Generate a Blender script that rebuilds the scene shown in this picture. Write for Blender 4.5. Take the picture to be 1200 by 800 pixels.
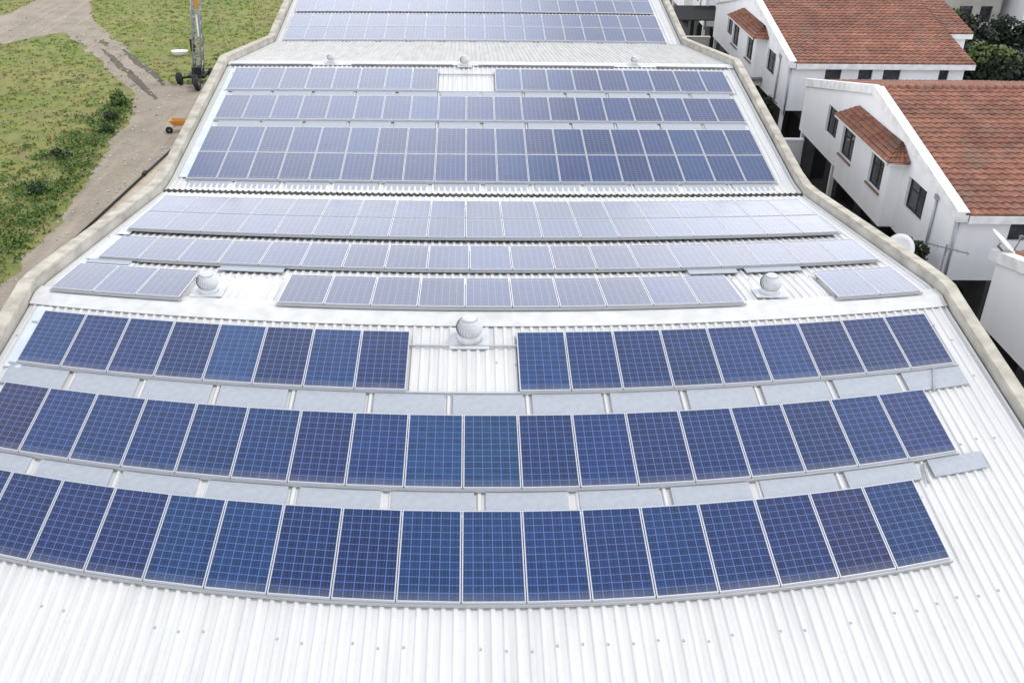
import bpy, bmesh, math, random
import numpy as np
from mathutils import Vector, Matrix

for _o in list(bpy.data.objects):
    bpy.data.objects.remove(_o, do_unlink=True)
scene = bpy.context.scene
COL = scene.collection
R = math.radians
rnd = random.Random(7)

# ------------------------------------------------------------------ camera
TILT, YAW, ROLL, FPX = 0.5066365776910604, -0.0029029074741053827, 0.00639482496816494, 1196.047
CAM = Vector((-0.015, -19.59297, 9.90913))
fw = Vector((math.sin(YAW) * math.cos(TILT), math.cos(YAW) * math.cos(TILT), -math.sin(TILT)))
rt = Vector((math.cos(YAW), -math.sin(YAW), 0))
up = rt.cross(fw)
r2 = rt * math.cos(ROLL) + up * math.sin(ROLL)
u2 = -rt * math.sin(ROLL) + up * math.cos(ROLL)
cam = bpy.data.cameras.new("camera")
cam.sensor_width = 36
cam.lens = FPX / 1200 * 36
cam.shift_x = 0.04924
cam.clip_start = 0.1
cam.clip_end = 3000
cam_o = bpy.data.objects.new("camera", cam)
M = Matrix.Identity(4)
for i in range(3):
    M[i][0], M[i][1], M[i][2], M[i][3] = r2[i], u2[i], -fw[i], CAM[i]
cam_o.matrix_world = M
COL.objects.link(cam_o)
scene.camera = cam_o

# ------------------------------------------------------------------ sky, sun, exposure
SUN_EL, SUN_AZ = R(60), R(75)          # azimuth from +Y towards +X
w = bpy.data.worlds.new("World")
scene.world = w
w.use_nodes = True
nt = w.node_tree
nt.nodes.clear()
N, Lk = nt.nodes.new, nt.links.new
sky = N("ShaderNodeTexSky"); sky.sky_type = 'NISHITA'; sky.sun_disc = False
sky.sun_elevation = SUN_EL; sky.sun_rotation = SUN_AZ; sky.dust_density = 2.0
tc = N("ShaderNodeTexCoord"); mp = N("ShaderNodeMapping"); mp.inputs['Scale'].default_value = (1, 1, 2.6)
nz = N("ShaderNodeTexNoise"); nz.inputs['Scale'].default_value = 2.3; nz.inputs['Detail'].default_value = 6; nz.inputs['Roughness'].default_value = .55
cr = N("ShaderNodeValToRGB"); cr.color_ramp.elements[0].position = .36; cr.color_ramp.elements[1].position = .62
sep = N("ShaderNodeSeparateXYZ")
low = N("ShaderNodeMapRange"); low.inputs[1].default_value = .10; low.inputs[2].default_value = .82; low.inputs[3].default_value = 1.0; low.inputs[4].default_value = 0.25
mul = N("ShaderNodeMath"); mul.operation = 'MULTIPLY'
cmix = N("ShaderNodeMixRGB"); cmix.inputs[1].default_value = (5.4, 6.0, 7.4, 1); cmix.inputs[2].default_value = (19.5, 19.7, 20.6, 1)
mx = N("ShaderNodeMixRGB")
addl = N("ShaderNodeMath"); addl.operation = 'ADD'; addl.use_clamp = True; addl.inputs[1].default_value = .45
bg = N("ShaderNodeBackground"); bg.inputs['Strength'].default_value = 0.1
out = N("ShaderNodeOutputWorld")
Lk(tc.outputs['Generated'], mp.inputs[0]); Lk(mp.outputs[0], nz.inputs['Vector']); Lk(nz.outputs['Fac'], cr.inputs[0])
Lk(tc.outputs['Generated'], sep.inputs[0]); Lk(sep.outputs['Z'], low.inputs[0])
Lk(cr.outputs[0], mul.inputs[0]); Lk(low.outputs[0], mul.inputs[1])
Lk(low.outputs[0], cmix.inputs[0])
Lk(mul.outputs[0], addl.inputs[0])
Lk(addl.outputs[0], mx.inputs[0]); Lk(sky.outputs[0], mx.inputs[1]); Lk(cmix.outputs[0], mx.inputs[2])
dotn = N("ShaderNodeVectorMath"); dotn.operation = 'DOT_PRODUCT'; dotn.inputs[1].default_value = (math.sin(R(24)) * math.cos(R(13)), math.cos(R(24)) * math.cos(R(13)), math.sin(R(13)))
nrmn = N("ShaderNodeVectorMath"); nrmn.operation = 'NORMALIZE'
Lk(tc.outputs['Generated'], nrmn.inputs[0]); Lk(nrmn.outputs[0], dotn.inputs[0])
bank = N("ShaderNodeMapRange"); bank.interpolation_type = 'SMOOTHSTEP'; bank.inputs[1].default_value = .955; bank.inputs[2].default_value = 1.0
Lk(dotn.outputs['Value'], bank.inputs[0])
bcol = N("ShaderNodeMixRGB"); bcol.blend_type = 'ADD'; bcol.inputs[2].default_value = (6, 6, 6, 1)   # low bright cloud patch, added out of view to whiten the panel reflections
Lk(bank.outputs[0], bcol.inputs[0]); Lk(mx.outputs[0], bcol.inputs[1])
dot2 = N("ShaderNodeVectorMath"); dot2.operation = 'DOT_PRODUCT'; dot2.inputs[1].default_value = (math.sin(R(-8)) * math.cos(R(29)), math.cos(R(-8)) * math.cos(R(29)), math.sin(R(29)))
Lk(nrmn.outputs[0], dot2.inputs[0])
bank2 = N("ShaderNodeMapRange"); bank2.interpolation_type = 'SMOOTHSTEP'; bank2.inputs[1].default_value = .965; bank2.inputs[2].default_value = .998
Lk(dot2.outputs['Value'], bank2.inputs[0])
bcol2 = N("ShaderNodeMixRGB"); bcol2.blend_type = 'ADD'; bcol2.inputs[2].default_value = (15, 15, 15.5, 1)   # second added sky patch, higher up, paling the farther panel reflections
Lk(bank2.outputs[0], bcol2.inputs[0]); Lk(bcol.outputs[0], bcol2.inputs[1])
Lk(bcol2.outputs[0], bg.inputs['Color']); Lk(bg.outputs[0], out.inputs[0])

sl = bpy.data.lights.new("sun", 'SUN'); sl.energy = 1.1; sl.angle = R(10); sl.color = (1.0, .965, .91)
so = bpy.data.objects.new("sun", sl); COL.objects.link(so)
sd = Vector((math.sin(SUN_AZ) * math.cos(SUN_EL), math.cos(SUN_AZ) * math.cos(SUN_EL), math.sin(SUN_EL)))
so.rotation_euler = sd.to_track_quat('Z', 'Y').to_euler()
so.location = (0, 0, 60)
vs = scene.view_settings
vs.view_transform = 'Standard'; vs.look = 'None'; vs.gamma = 1; vs.exposure = 0.42
vs.use_curve_mapping = False
scene.render.engine = 'CYCLES'

# ------------------------------------------------------------------ materials
def mat(name, rgb, rough=.8, noise=0, nscale=4, rgb2=None, metal=0, bump=0, spec=.4, coord='Object', detail=5, contrast=(.35, .65), stretch=(1, 1, 1)):
    m = bpy.data.materials.new(name); m.use_nodes = True
    t = m.node_tree; b = t.nodes['Principled BSDF']
    b.inputs['Roughness'].default_value = rough; b.inputs['Metallic'].default_value = metal
    b.inputs['Specular IOR Level'].default_value = spec
    b.inputs['Base Color'].default_value = (*rgb, 1)
    if rgb2 is not None or bump:
        c = t.nodes.new("ShaderNodeTexCoord"); mpn = t.nodes.new("ShaderNodeMapping"); mpn.inputs['Scale'].default_value = stretch
        n = t.nodes.new("ShaderNodeTexNoise"); n.inputs['Scale'].default_value = nscale; n.inputs['Detail'].default_value = detail
        t.links.new(c.outputs[coord], mpn.inputs[0]); t.links.new(mpn.outputs[0], n.inputs['Vector'])
        if rgb2 is not None:
            r = t.nodes.new("ShaderNodeValToRGB")
            r.color_ramp.elements[0].position, r.color_ramp.elements[1].position = contrast
            r.color_ramp.elements[0].color = (*rgb, 1); r.color_ramp.elements[1].color = (*rgb2, 1)
            t.links.new(n.outputs['Fac'], r.inputs[0]); t.links.new(r.outputs[0], b.inputs['Base Color'])
        if bump:
            bp = t.nodes.new("ShaderNodeBump"); bp.inputs['Strength'].default_value = bump; bp.inputs['Distance'].default_value = .05
            t.links.new(n.outputs['Fac'], bp.inputs['Height']); t.links.new(bp.outputs[0], b.inputs['Normal'])
    return m

def leafmat(name):
    """colour comes from the per-leaf 'tint' colour attribute"""
    m = bpy.data.materials.new(name); m.use_nodes = True
    t = m.node_tree; b = t.nodes['Principled BSDF']
    a = t.nodes.new("ShaderNodeAttribute"); a.attribute_name = 'tint'
    t.links.new(a.outputs['Color'], b.inputs['Base Color'])
    b.inputs['Roughness'].default_value = .65; b.inputs['Specular IOR Level'].default_value = .25
    return m

MT = {}
def roof_material():
    m = mat('white roof sheet', (.60, .60, .585), .6, rgb2=(.49, .485, .455), nscale=1.6, stretch=(4, .25, 1), contrast=(.42, .85), spec=.3, detail=8)
    t = m.node_tree; b = t.nodes['Principled BSDF']; ramp = [n for n in t.nodes if n.type == 'VALTORGB'][0]; c = [n for n in t.nodes if n.type == 'TEX_COORD'][0]
    n2 = t.nodes.new("ShaderNodeTexNoise"); n2.inputs['Scale'].default_value = 9; n2.inputs['Detail'].default_value = 10; t.links.new(c.outputs['Object'], n2.inputs['Vector'])
    r2_ = t.nodes.new("ShaderNodeMapRange"); r2_.inputs[1].default_value = .56; r2_.inputs[2].default_value = .78; r2_.inputs[4].default_value = .28; t.links.new(n2.outputs['Fac'], r2_.inputs[0])
    m_ = t.nodes.new("ShaderNodeMixRGB"); m_.inputs[2].default_value = (.46, .44, .39, 1); t.links.new(r2_.outputs[0], m_.inputs[0]); t.links.new(ramp.outputs[0], m_.inputs[1]); t.links.new(m_.outputs[0], b.inputs['Base Color'])
    return m
MT['roof'] = roof_material()
MT['roofgrey'] = mat('grey roof sheet', (.47, .465, .44), .7, rgb2=(.38, .37, .345), nscale=1.3, stretch=(3, .35, 1), contrast=(.4, .75))  # greyer sheet for the slope behind the second ridge
MT['screw'] = mat('weathered screw', (.36, .35, .33), .7)
MT['cap'] = mat('ridge cap sheet', (.61, .61, .60), .6, rgb2=(.52, .52, .49), nscale=3, detail=9)
MT['conc'] = mat('parapet coping', (.50, .465, .385), .9, rgb2=(.27, .245, .20), nscale=2.2, contrast=(.36, .74), bump=.35, detail=9)
MT['parface'] = mat('parapet render', (.50, .48, .43), .9, rgb2=(.28, .26, .22), nscale=1.2, stretch=(1, 1, .35), contrast=(.35, .75))
MT['galv'] = mat('galvanised sheet', (.36, .385, .415), .6, rgb2=(.32, .34, .37), nscale=7, metal=.05, spec=.3)
MT['flash'] = mat('pale blue grey flashing', (.60, .65, .72), .5, rgb2=(.53, .58, .66), nscale=2, metal=.1)
MT['alu'] = mat('aluminium frame', (.50, .51, .53), .4, metal=.4, spec=.5)
MT['rail'] = mat('aluminium rail', (.42, .43, .44), .45, metal=.5)
MT['dark'] = mat('dark void', (.012, .012, .013), .9)
MT['gutter'] = mat('dirty gutter', (.20, .19, .165), .8, rgb2=(.10, .09, .08), nscale=4)
MT['vent'] = mat('vent white metal', (.58, .59, .60), .5, rgb2=(.50, .51, .52), nscale=5)
MT['greyvent'] = mat('shaded turbine core', (.55, .56, .57), .6)
MT['ventdark'] = mat('vent grey collar', (.33, .34, .35), .5)
MT['plaster'] = mat('white plaster', (.86, .86, .87), .9, rgb2=(.72, .72, .715), nscale=1.1, contrast=(.40, 1.0), stretch=(1, 1, .3), detail=10)
MT['plaster2'] = mat('cream plaster', (.60, .58, .52), .9, rgb2=(.50, .48, .43), nscale=1)
MT['verge'] = mat('white painted verge', (.82, .82, .81), .8, rgb2=(.66, .66, .63), nscale=3)
MT['frame'] = mat('dark window frame', (.035, .035, .038), .5)
MT['wood'] = mat('brown window sill', (.24, .15, .10), .7)
MT['glass'] = mat('window glass', (.015, .018, .02), .08, rgb2=(.05, .055, .06), nscale=2, spec=.6)
MT['steel'] = mat('galvanised steel', (.42, .44, .47), .45, metal=.5)
MT['black'] = mat('black rubber', (.012, .012, .012), .75)
MT['orange'] = mat('orange paint', (.50, .23, .05), .5)
MT['plastic'] = mat('white plastic', (.78, .78, .76), .5)
MT['asphalt'] = mat('dark asphalt', (.02, .02, .021), .9, rgb2=(.035, .035, .035), nscale=1.5)
MT['slab'] = mat('concrete slab', (.46, .44, .39), .9, rgb2=(.36, .34, .30), nscale=1)
MT['bark'] = mat('bark', (.09, .065, .045), .9, rgb2=(.05, .04, .03), nscale=6)
MT['greymetal'] = mat('grey sheet', (.20, .20, .21), .6, rgb2=(.12, .12, .125), nscale=2)
MT['shadewall'] = mat('shade toned ground floor', (.045, .045, .047), .85, rgb2=(.07, .07, .07), nscale=1)  # shade under the overhang put into the wall colour
MT['shed'] = mat('dark shed sheet', (.05, .05, .052), .7, rgb2=(.09, .09, .09), nscale=2)
MT['leaf'] = leafmat('leaves')
MT['grassblade'] = leafmat('grass blades')

def tile_material():
    m = mat('clay tiles', (.27, .124, .080), .85, rgb2=(.17, .074, .050), nscale=.7, contrast=(.3, .7))
    t = m.node_tree; b = t.nodes['Principled BSDF']; ramp = [n for n in t.nodes if n.type == 'VALTORGB'][0]
    c = [n for n in t.nodes if n.type == 'TEX_COORD'][0]
    n2 = t.nodes.new("ShaderNodeTexNoise"); n2.inputs['Scale'].default_value = 5; n2.inputs['Detail'].default_value = 4
    t.links.new(c.outputs['Object'], n2.inputs['Vector'])
    mr = t.nodes.new("ShaderNodeMapRange"); mr.inputs[1].default_value = .3; mr.inputs[2].default_value = .7; mr.inputs[3].default_value = .72; mr.inputs[4].default_value = 1.3
    t.links.new(n2.outputs['Fac'], mr.inputs[0])
    a = t.nodes.new("ShaderNodeAttribute"); a.attribute_name = 'tint'
    m1 = t.nodes.new("ShaderNodeMixRGB"); m1.blend_type = 'MULTIPLY'; m1.inputs[0].default_value = 1
    m2 = t.nodes.new("ShaderNodeMixRGB"); m2.blend_type = 'MULTIPLY'; m2.inputs[0].default_value = 1
    t.links.new(ramp.outputs[0], m1.inputs[1]); t.links.new(mr.outputs[0], m1.inputs[2])
    t.links.new(m1.outputs[0], m2.inputs[1]); t.links.new(a.outputs['Color'], m2.inputs[2])
    # lichen grey green patches
    n3 = t.nodes.new("ShaderNodeTexNoise"); n3.inputs['Scale'].default_value = .9; n3.inputs['Detail'].default_value = 8
    t.links.new(c.outputs['Object'], n3.inputs['Vector'])
    r3 = t.nodes.new("ShaderNodeMapRange"); r3.inputs[1].default_value = .53; r3.inputs[2].default_value = .72; r3.inputs[4].default_value = .7
    t.links.new(n3.outputs['Fac'], r3.inputs[0])
    m3 = t.nodes.new("ShaderNodeMixRGB"); m3.inputs[2].default_value = (.20, .14, .10, 1)
    t.links.new(r3.outputs[0], m3.inputs[0]); t.links.new(m2.outputs[0], m3.inputs[1])
    t.links.new(m3.outputs[0], b.inputs['Base Color'])
    return m
MT['tile'] = tile_material()

def pv_material():
    m = bpy.data.materials.new('blue solar cells'); m.use_nodes = True
    t = m.node_tree; b = t.nodes['Principled BSDF']; nn = t.nodes.new; lk = t.links.new
    uv = nn("ShaderNodeUVMap"); uv.uv_map = 'UVMap'
    sp = nn("ShaderNodeSeparateXYZ"); lk(uv.outputs[0], sp.inputs[0])
    def math_(op, a, bb=None, clamp=False):
        x = nn("ShaderNodeMath"); x.operation = op; x.use_clamp = clamp
        for i, v in enumerate((a, bb)):
            if v is None: continue
            if isinstance(v, (int, float)): x.inputs[i].default_value = v
            else: lk(v, x.inputs[i])
        return x.outputs[0]
    cu = math_('MULTIPLY', sp.outputs['X'], 6); cv = math_('MULTIPLY', sp.outputs['Y'], 12)
    fu = math_('FRACT', cu); fv = math_('FRACT', cv)
    du = math_('ABSOLUTE', math_('SUBTRACT', fu, .5)); dv = math_('ABSOLUTE', math_('SUBTRACT', fv, .5))
    line = math_('GREATER_THAN', math_('MAXIMUM', du, dv), .452)
    # bus bars: two per cell, running up the panel
    bb = math_('LESS_THAN', math_('ABSOLUTE', math_('SUBTRACT', du, .2)), .022)
    iu = math_('FLOOR', cu); iv = math_('FLOOR', cv)
    cmb = nn("ShaderNodeCombineXYZ"); lk(iu, cmb.inputs[0]); lk(iv, cmb.inputs[1])
    oi = nn("ShaderNodeObjectInfo"); lk(oi.outputs['Random'], cmb.inputs[2])
    wn = nn("ShaderNodeTexWhiteNoise"); wn.noise_dimensions = '3D'; lk(cmb.outputs[0], wn.inputs['Vector'])
    vor = nn("ShaderNodeTexVoronoi"); vor.inputs['Scale'].default_value = 26
    add = nn("ShaderNodeVectorMath"); add.operation = 'ADD'; tcn = nn("ShaderNodeTexCoord"); lk(tcn.outputs['Object'], add.inputs[0]); lk(oi.outputs['Location'], add.inputs[1])
    lk(add.outputs[0], vor.inputs['Vector'])
    val = math_('ADD', math_('ADD', math_('MULTIPLY', wn.outputs['Value'], .35), .68), math_('MULTIPLY', vor.outputs['Distance'], .28))
    mulc = nn("ShaderNodeMixRGB"); mulc.blend_type = 'MULTIPLY'; mulc.inputs[0].default_value = 1
    lk(oi.outputs['Color'], mulc.inputs[1]); lk(val, mulc.inputs[2])
    m1 = nn("ShaderNodeMixRGB"); m1.inputs[2].default_value = (.07, .11, .27, 1); lk(math_('MULTIPLY', bb, .4), m1.inputs[0]); lk(mulc.outputs[0], m1.inputs[1])
    m2 = nn("ShaderNodeMixRGB"); m2.inputs[2].default_value = (.068, .115, .28, 1); lk(line, m2.inputs[0]); lk(m1.outputs[0], m2.inputs[1])
    dn = nn("ShaderNodeTexNoise"); dn.inputs['Scale'].default_value = 2.2; dn.inputs['Detail'].default_value = 6; lk(add.outputs[0], dn.inputs['Vector'])
    edge = nn("ShaderNodeMapRange"); edge.interpolation_type = 'SMOOTHSTEP'; edge.inputs[1].default_value = .86; edge.inputs[2].default_value = 1.0; edge.inputs[4].default_value = .35; lk(sp.outputs['Y'], edge.inputs[0])
    dst = math_('MULTIPLY', math_('ADD', math_('MULTIPLY', edge.outputs[0], .7), .006), math_('MULTIPLY', dn.outputs['Fac'], 1.3), True)
    m4 = nn("ShaderNodeMixRGB"); m4.inputs[2].default_value = (.30, .30, .30, 1); lk(dst, m4.inputs[0]); lk(m2.outputs[0], m4.inputs[1])
    lk(m4.outputs[0], b.inputs['Base Color'])
    rg = math_('ADD', math_('MULTIPLY', dn.outputs['Fac'], .12), .06); lk(rg, b.inputs['Roughness'])
    b.inputs['Roughness'].default_value = .16; b.inputs['IOR'].default_value = 1.40
    b.inputs['Sheen Weight'].default_value = .05; b.inputs['Sheen Roughness'].default_value = .5
    return m
MT['pv'] = pv_material()

# ------------------------------------------------------------------ mesh helpers
class MB:
    def __init__(s): s.v = []; s.f = []; s.mi = []; s.sm = []; s.uv = {}; s.col = []; s.hascol = False
    def add(s, vs, fs, mi=0, smooth=False, col=None):
        b = len(s.v); s.v += [tuple(v) for v in vs]
        for f in fs: s.f.append([b + i for i in f]); s.mi.append(mi); s.sm.append(smooth)
        s.col += [col or (1, 1, 1)] * len(vs)
        if col: s.hascol = True
        return b
    def box(s, c, d, mi=0, mtx=None):
        x, y, z = d[0] / 2, d[1] / 2, d[2] / 2
        vs = [Vector((i * x, j * y, k * z)) for k in (-1, 1) for j in (-1, 1) for i in (-1, 1)]
        if mtx is not None: vs = [mtx @ v for v in vs]
        vs = [v + Vector(c) for v in vs]
        s.add(vs, [(0, 2, 3, 1), (4, 5, 7, 6), (0, 1, 5, 4), (2, 6, 7, 3), (0, 4, 6, 2), (1, 3, 7, 5)], mi)
    def box2(s, a, b, mi=0):
        s.box([(p + q) / 2 for p, q in zip(a, b)], [abs(q - p) for p, q in zip(a, b)], mi)
    def hexa(s, v8, mi=0):
        s.add(v8, [(0, 2, 3, 1), (4, 5, 7, 6), (0, 1, 5, 4), (2, 6, 7, 3), (0, 4, 6, 2), (1, 3, 7, 5)], mi)
    def tube(s, pts, r, n=8, mi=0, closed_ends=True, r1=None):
        pts = [Vector(p) for p in pts]; rings = []
        for i, p in enumerate(pts):
            d = (pts[min(i + 1, len(pts) - 1)] - pts[max(i - 1, 0)]).normalized()
            a = d.orthogonal().normalized() if i == 0 else (a - d * a.dot(d)).normalized()
            b = d.cross(a)
            rr = r if r1 is None else r + (r1 - r) * i / (len(pts) - 1)
            rings.append([p + (a * math.cos(2 * math.pi * k / n) + b * math.sin(2 * math.pi * k / n)) * rr for k in range(n)])
        vs = [q for ring in rings for q in ring]; fs = []
        for i in range(len(pts) - 1):
            for k in range(n):
                fs.append((i * n + k, i * n + (k + 1) % n, (i + 1) * n + (k + 1) % n, (i + 1) * n + k))
        if closed_ends: fs += [tuple(range(n - 1, -1, -1)), tuple(range((len(pts) - 1) * n, len(pts) * n))]
        s.add(vs, fs, mi, True)
    def lathe(s, prof, c, n=20, mi=0, mtx=None, flute=0):
        vs = []
        for r, z in prof:
            for k in range(n):
                a = 2 * math.pi * k / n
                rr = r * (1 + flute * (1 if k % 2 else -1))
                v = Vector((rr * math.cos(a), rr * math.sin(a), z))
                if mtx is not None: v = mtx @ v
                vs.append(v + Vector(c))
        fs = [(i * n + k, i * n + (k + 1) % n, (i + 1) * n + (k + 1) % n, (i + 1) * n + k) for i in range(len(prof) - 1) for k in range(n)]
        fs += [tuple(range(n - 1, -1, -1)), tuple(range((len(prof) - 1) * n, len(prof) * n))]
        s.add(vs, fs, mi, True)
    def build(s, name, mats, parent=None, origin=(0, 0, 0), loc=None):
        me = bpy.data.meshes.new(name)
        o = Vector(origin)
        me.from_pydata([tuple(Vector(v) - o) for v in s.v], [], s.f)
        for m in (mats if isinstance(mats, (list, tuple)) else [mats]): me.materials.append(m)
        me.polygons.foreach_set('material_index', s.mi); me.polygons.foreach_set('use_smooth', s.sm)
        if s.hascol:
            ca = me.color_attributes.new('tint', 'FLOAT_COLOR', 'POINT')
            ca.data.foreach_set('color', [q for c in s.col for q in (*c, 1)])
        me.update()
        ob = bpy.data.objects.new(name, me); COL.objects.link(ob)
        if parent is not None: ob.parent = parent; ob.location = (o - Vector(parent.location)) if loc is None else loc
        else: ob.location = o if loc is None else loc
        return ob

def tag(o, label, cat, group=None, kind=None):
    if label: o['label'] = label
    if cat: o['category'] = cat
    if group: o['group'] = group
    if kind: o['kind'] = kind
    return o
def thing(name, loc, label, cat, group=None):
    o = bpy.data.objects.new(name, None); COL.objects.link(o); o.location = loc; o.empty_display_size = .2
    return tag(o, label, cat, group)
ORD = 'first second third fourth fifth sixth seventh eighth ninth tenth eleventh twelfth thirteenth fourteenth fifteenth sixteenth seventeenth eighteenth nineteenth twentieth'.split()

# ------------------------------------------------------------------ the warehouse roof: gently bowed towards its front end
TH, L, PL, W = 0.12868251656215504, 11.335700751018697, 1.918, 1.01
TT = math.tan(TH); CT, ST = math.cos(TH), math.sin(TH)
KN, KV = [-9, 0, 11, 22, 40], [0.020989, 0.012542, 0.006073, 0.002891, 0.0000257]
def Kf(y): return float(np.interp(y, KN, KV))
def Df(y): return float(np.interp(y, [-9, 40], [-0.0021447, -0.00043017]))
RY1, VY1, RY2, VY2, RY3 = -.35, 10.6, 2 * L - 1.0, 32.4, 4 * L
FRONT = -12.3
PY = [FRONT, -1.0, RY1, .45, VY1 - .2, 11.5, RY2, VY2, RY3]
PZ = [FRONT * TT, -1.0 * TT, -.015, -.45 * TT, -1.46, -(2 * L - 11.5) * TT, -1.0 * TT, -(4 * L - VY2) * TT, 0]
def prof(y): return float(np.interp(y, PY, PZ))
GAPH = .13
def roofp(x, y, h=0): return Vector((x, y + Kf(y) * x * x, prof(y) + Df(y) * x * x - GAPH + h))
def rowp(slope, s, x, h=0):
    if slope == 'r': y = -s * CT
    elif slope == 'b': y = s * CT
    elif slope == 'd': y = 2 * L - s * CT
    else: y = 4 * L - s * CT
    return Vector((x, y + Kf(y) * x * x, -s * ST + Df(y) * x * x + h))
XL, XR = -9.62, 10.76
GZ = -7.5

ware = thing('warehouse', (0, 0, GZ), 'long white warehouse with a ribbed gabled roof of repeated slopes carrying solar panels', 'warehouse')

def roof_slope(y0, y1, name, ny=10, screws=(), m='roof'):
    mb = MB(); P = .1875; h = .032
    xs = []; x = XL
    while x < XR:
        for dx, hh in ((0, 0), (.082, 0), (.110, h), (.155, h), (.183, 0)):
            if x + dx <= XR: xs.append((x + dx, hh))
        x += P
    xs.append((XR, 0))
    vs = []
    for j in range(ny + 1):
        y = y0 + (y1 - y0) * j / ny
        for (x, hh) in xs: vs.append(roofp(x, y, hh))
    n = len(xs)
    mb.add(vs, [(j * n + i, j * n + i + 1, (j + 1) * n + i + 1, (j + 1) * n + i) for j in range(ny) for i in range(n - 1)])
    for ys in screws:
        x = XL + .1325
        while x < XR - .1:
            yy = ys + rnd.uniform(-.06, .06)
            if rnd.random() > .3:
                c = roofp(x, yy, h + .006); q = .017
                mb.box(c, (q * 2, q * 2, .02), 1)
            x += P * 2
    return mb.build(name, [MT[m], MT['screw']], ware, (0, (y0 + y1) / 2, prof((y0 + y1) / 2)))
roof_slope(FRONT, RY1, 'roof', 36, (-8.75, -5.3, -3.3, -2.0))
roof_slope(RY1, VY1 - .25, 'roof', 28, (1.6, 4.6))
roof_slope(VY1 + .02, RY2, 'roof', 28, ())
roof_slope(RY2, VY2, 'roof', 8, (), 'roofgrey')
roof_slope(VY2, RY3, 'roof', 8, ())

def strip(name, m, ya, yb, ha, hb, x0=XL, x1=XR, n=44, thick=.012, parent=ware, fold=None):
    """a thin folded sheet across the roof"""
    mb = MB(); ys = [(ya, ha)] + ([fold] if fold else []) + [(yb, hb)]
    vs = []
    for i in range(n + 1):
        x = x0 + (x1 - x0) * i / n
        for (y, h) in ys:
            vs.append(roofp(x, y, h + thick)); vs.append(roofp(x, y, h))
    k = len(ys) * 2; fs = []
    for i in range(n):
        a = i * k; b = a + k
        for j in range(len(ys) - 1):
            fs.append((a + 2 * j, b + 2 * j, b + 2 * j + 2, a + 2 * j + 2)); fs.append((a + 2 * j + 1, a + 2 * j + 3, b + 2 * j + 3, b + 2 * j + 1))
        fs.append((a, a + 1, b + 1, b)); fs.append((a + k - 2, b + k - 2, b + k - 1, a + k - 1))
    mb.add(vs, fs)
    return mb.build(name, m, parent, tuple(roofp((x0 + x1) / 2, ya)))
strip('ridge_cap', MT['cap'], RY1 - .42, RY1 + .42, .042, .042, fold=(RY1, .062))
strip('ridge_cap', MT['cap'], RY2 - .30, RY2 + .40, .05, .05, fold=(RY2, .07))
# dark strips standing for shade under the second ridge cap, broken round the ventilators
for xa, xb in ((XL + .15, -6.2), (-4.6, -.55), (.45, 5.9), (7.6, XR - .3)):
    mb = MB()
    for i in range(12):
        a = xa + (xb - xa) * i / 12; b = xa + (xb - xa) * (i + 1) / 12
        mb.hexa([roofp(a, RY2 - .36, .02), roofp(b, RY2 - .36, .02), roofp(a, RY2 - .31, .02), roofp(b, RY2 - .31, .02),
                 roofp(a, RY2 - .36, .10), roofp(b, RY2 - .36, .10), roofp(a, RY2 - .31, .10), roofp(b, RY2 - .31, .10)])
    mb.build('ridge_shadow_strip', MT['greymetal'], ware, tuple(roofp((xa + xb) / 2, RY2 - .33)))
# valley gutters
def gutter(y0, y1, depth=.09):
    mb = MB(); n = 40; vs = []
    for i in range(n + 1):
        x = XL + (XR - XL) * i / n
        for y, h in ((y0, .0), (y0 + .02, -depth), (y1 - .02, -depth), (y1, .0)): vs.append(roofp(x, y, h))
    mb.add(vs, [(i * 4 + j, i * 4 + 4 + j, i * 4 + 5 + j, i * 4 + 1 + j) for i in range(n) for j in range(3)])
    mb.build('valley_gutter', MT['gutter'], ware, tuple(roofp(0, y0)))
gutter(VY1 - .27, VY1 + .04)

# pale flashing sheets down the field-side edge of the roof
def side_flash(y0, y1, x0, x1):
    mb = MB(); n = 8
    for i in range(n):
        a = y0 + (y1 - y0) * i / n; b = y0 + (y1 - y0) * (i + 1) / n
        mb.hexa([roofp(x0, a, .05), roofp(x1, a, .05), roofp(x0, b, .05), roofp(x1, b, .05), roofp(x0, a, .062), roofp(x1, a, .062), roofp(x0, b, .062), roofp(x1, b, .062)])
    mb.build('edge_flashing', MT['flash'], ware, tuple(roofp(x0, y0)))
side_flash(-3.1, -.85, -9.38, -9.0)
side_flash(.2, 2.2, -9.35, -8.0)
side_flash(2.35, 4.6, -9.35, -8.75)
side_flash(4.8, 9.2, -9.35, -9.0)
side_flash(11.6, 20.9, -9.38, -9.12)

# parapets along both long sides, following the roof line
def parapet(x0, x1, h, name):
    mb = MB(); cap = MB()
    ys = sorted(set([FRONT + .05] + [FRONT + i * (RY3 - FRONT) / 60 for i in range(1, 60)] + [RY1, VY1, RY2, VY2, RY3 - .05]))
    xm = (x0 + x1) / 2
    def top(y):
        p = roofp(xm, y); return p.y, p.z + h
    for a, b in zip(ys[:-1], ys[1:]):
        ya, za = top(a); yb, zb = top(b)
        mb.hexa([(x0, ya, GZ), (x1, ya, GZ), (x0, yb, GZ), (x1, yb, GZ), (x0, ya, za), (x1, ya, za), (x0, yb, zb), (x1, yb, zb)])
        e = .02; g_ = .007 if int(ya / 1.9) != int(yb / 1.9) else 0; ya += g_; za += g_ * (zb - za) / (yb - ya)   # open joints between coping stones
        cap.hexa([(x0 - e, ya, za), (x1 + e, ya, za), (x0 - e, yb, zb), (x1 + e, yb, zb),
                  (x0 - e, ya, za + .07), (x1 + e, ya, za + .07), (x0 - e, yb, zb + .07), (x1 + e, yb, zb + .07)])
    mb.build('wall', MT['parface'], ware, (xm, 10, GZ))
    cap.build(name, MT['conc'], ware, (xm, 10, 0))
parapet(-9.94, -9.66, .24, 'coping')
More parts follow.
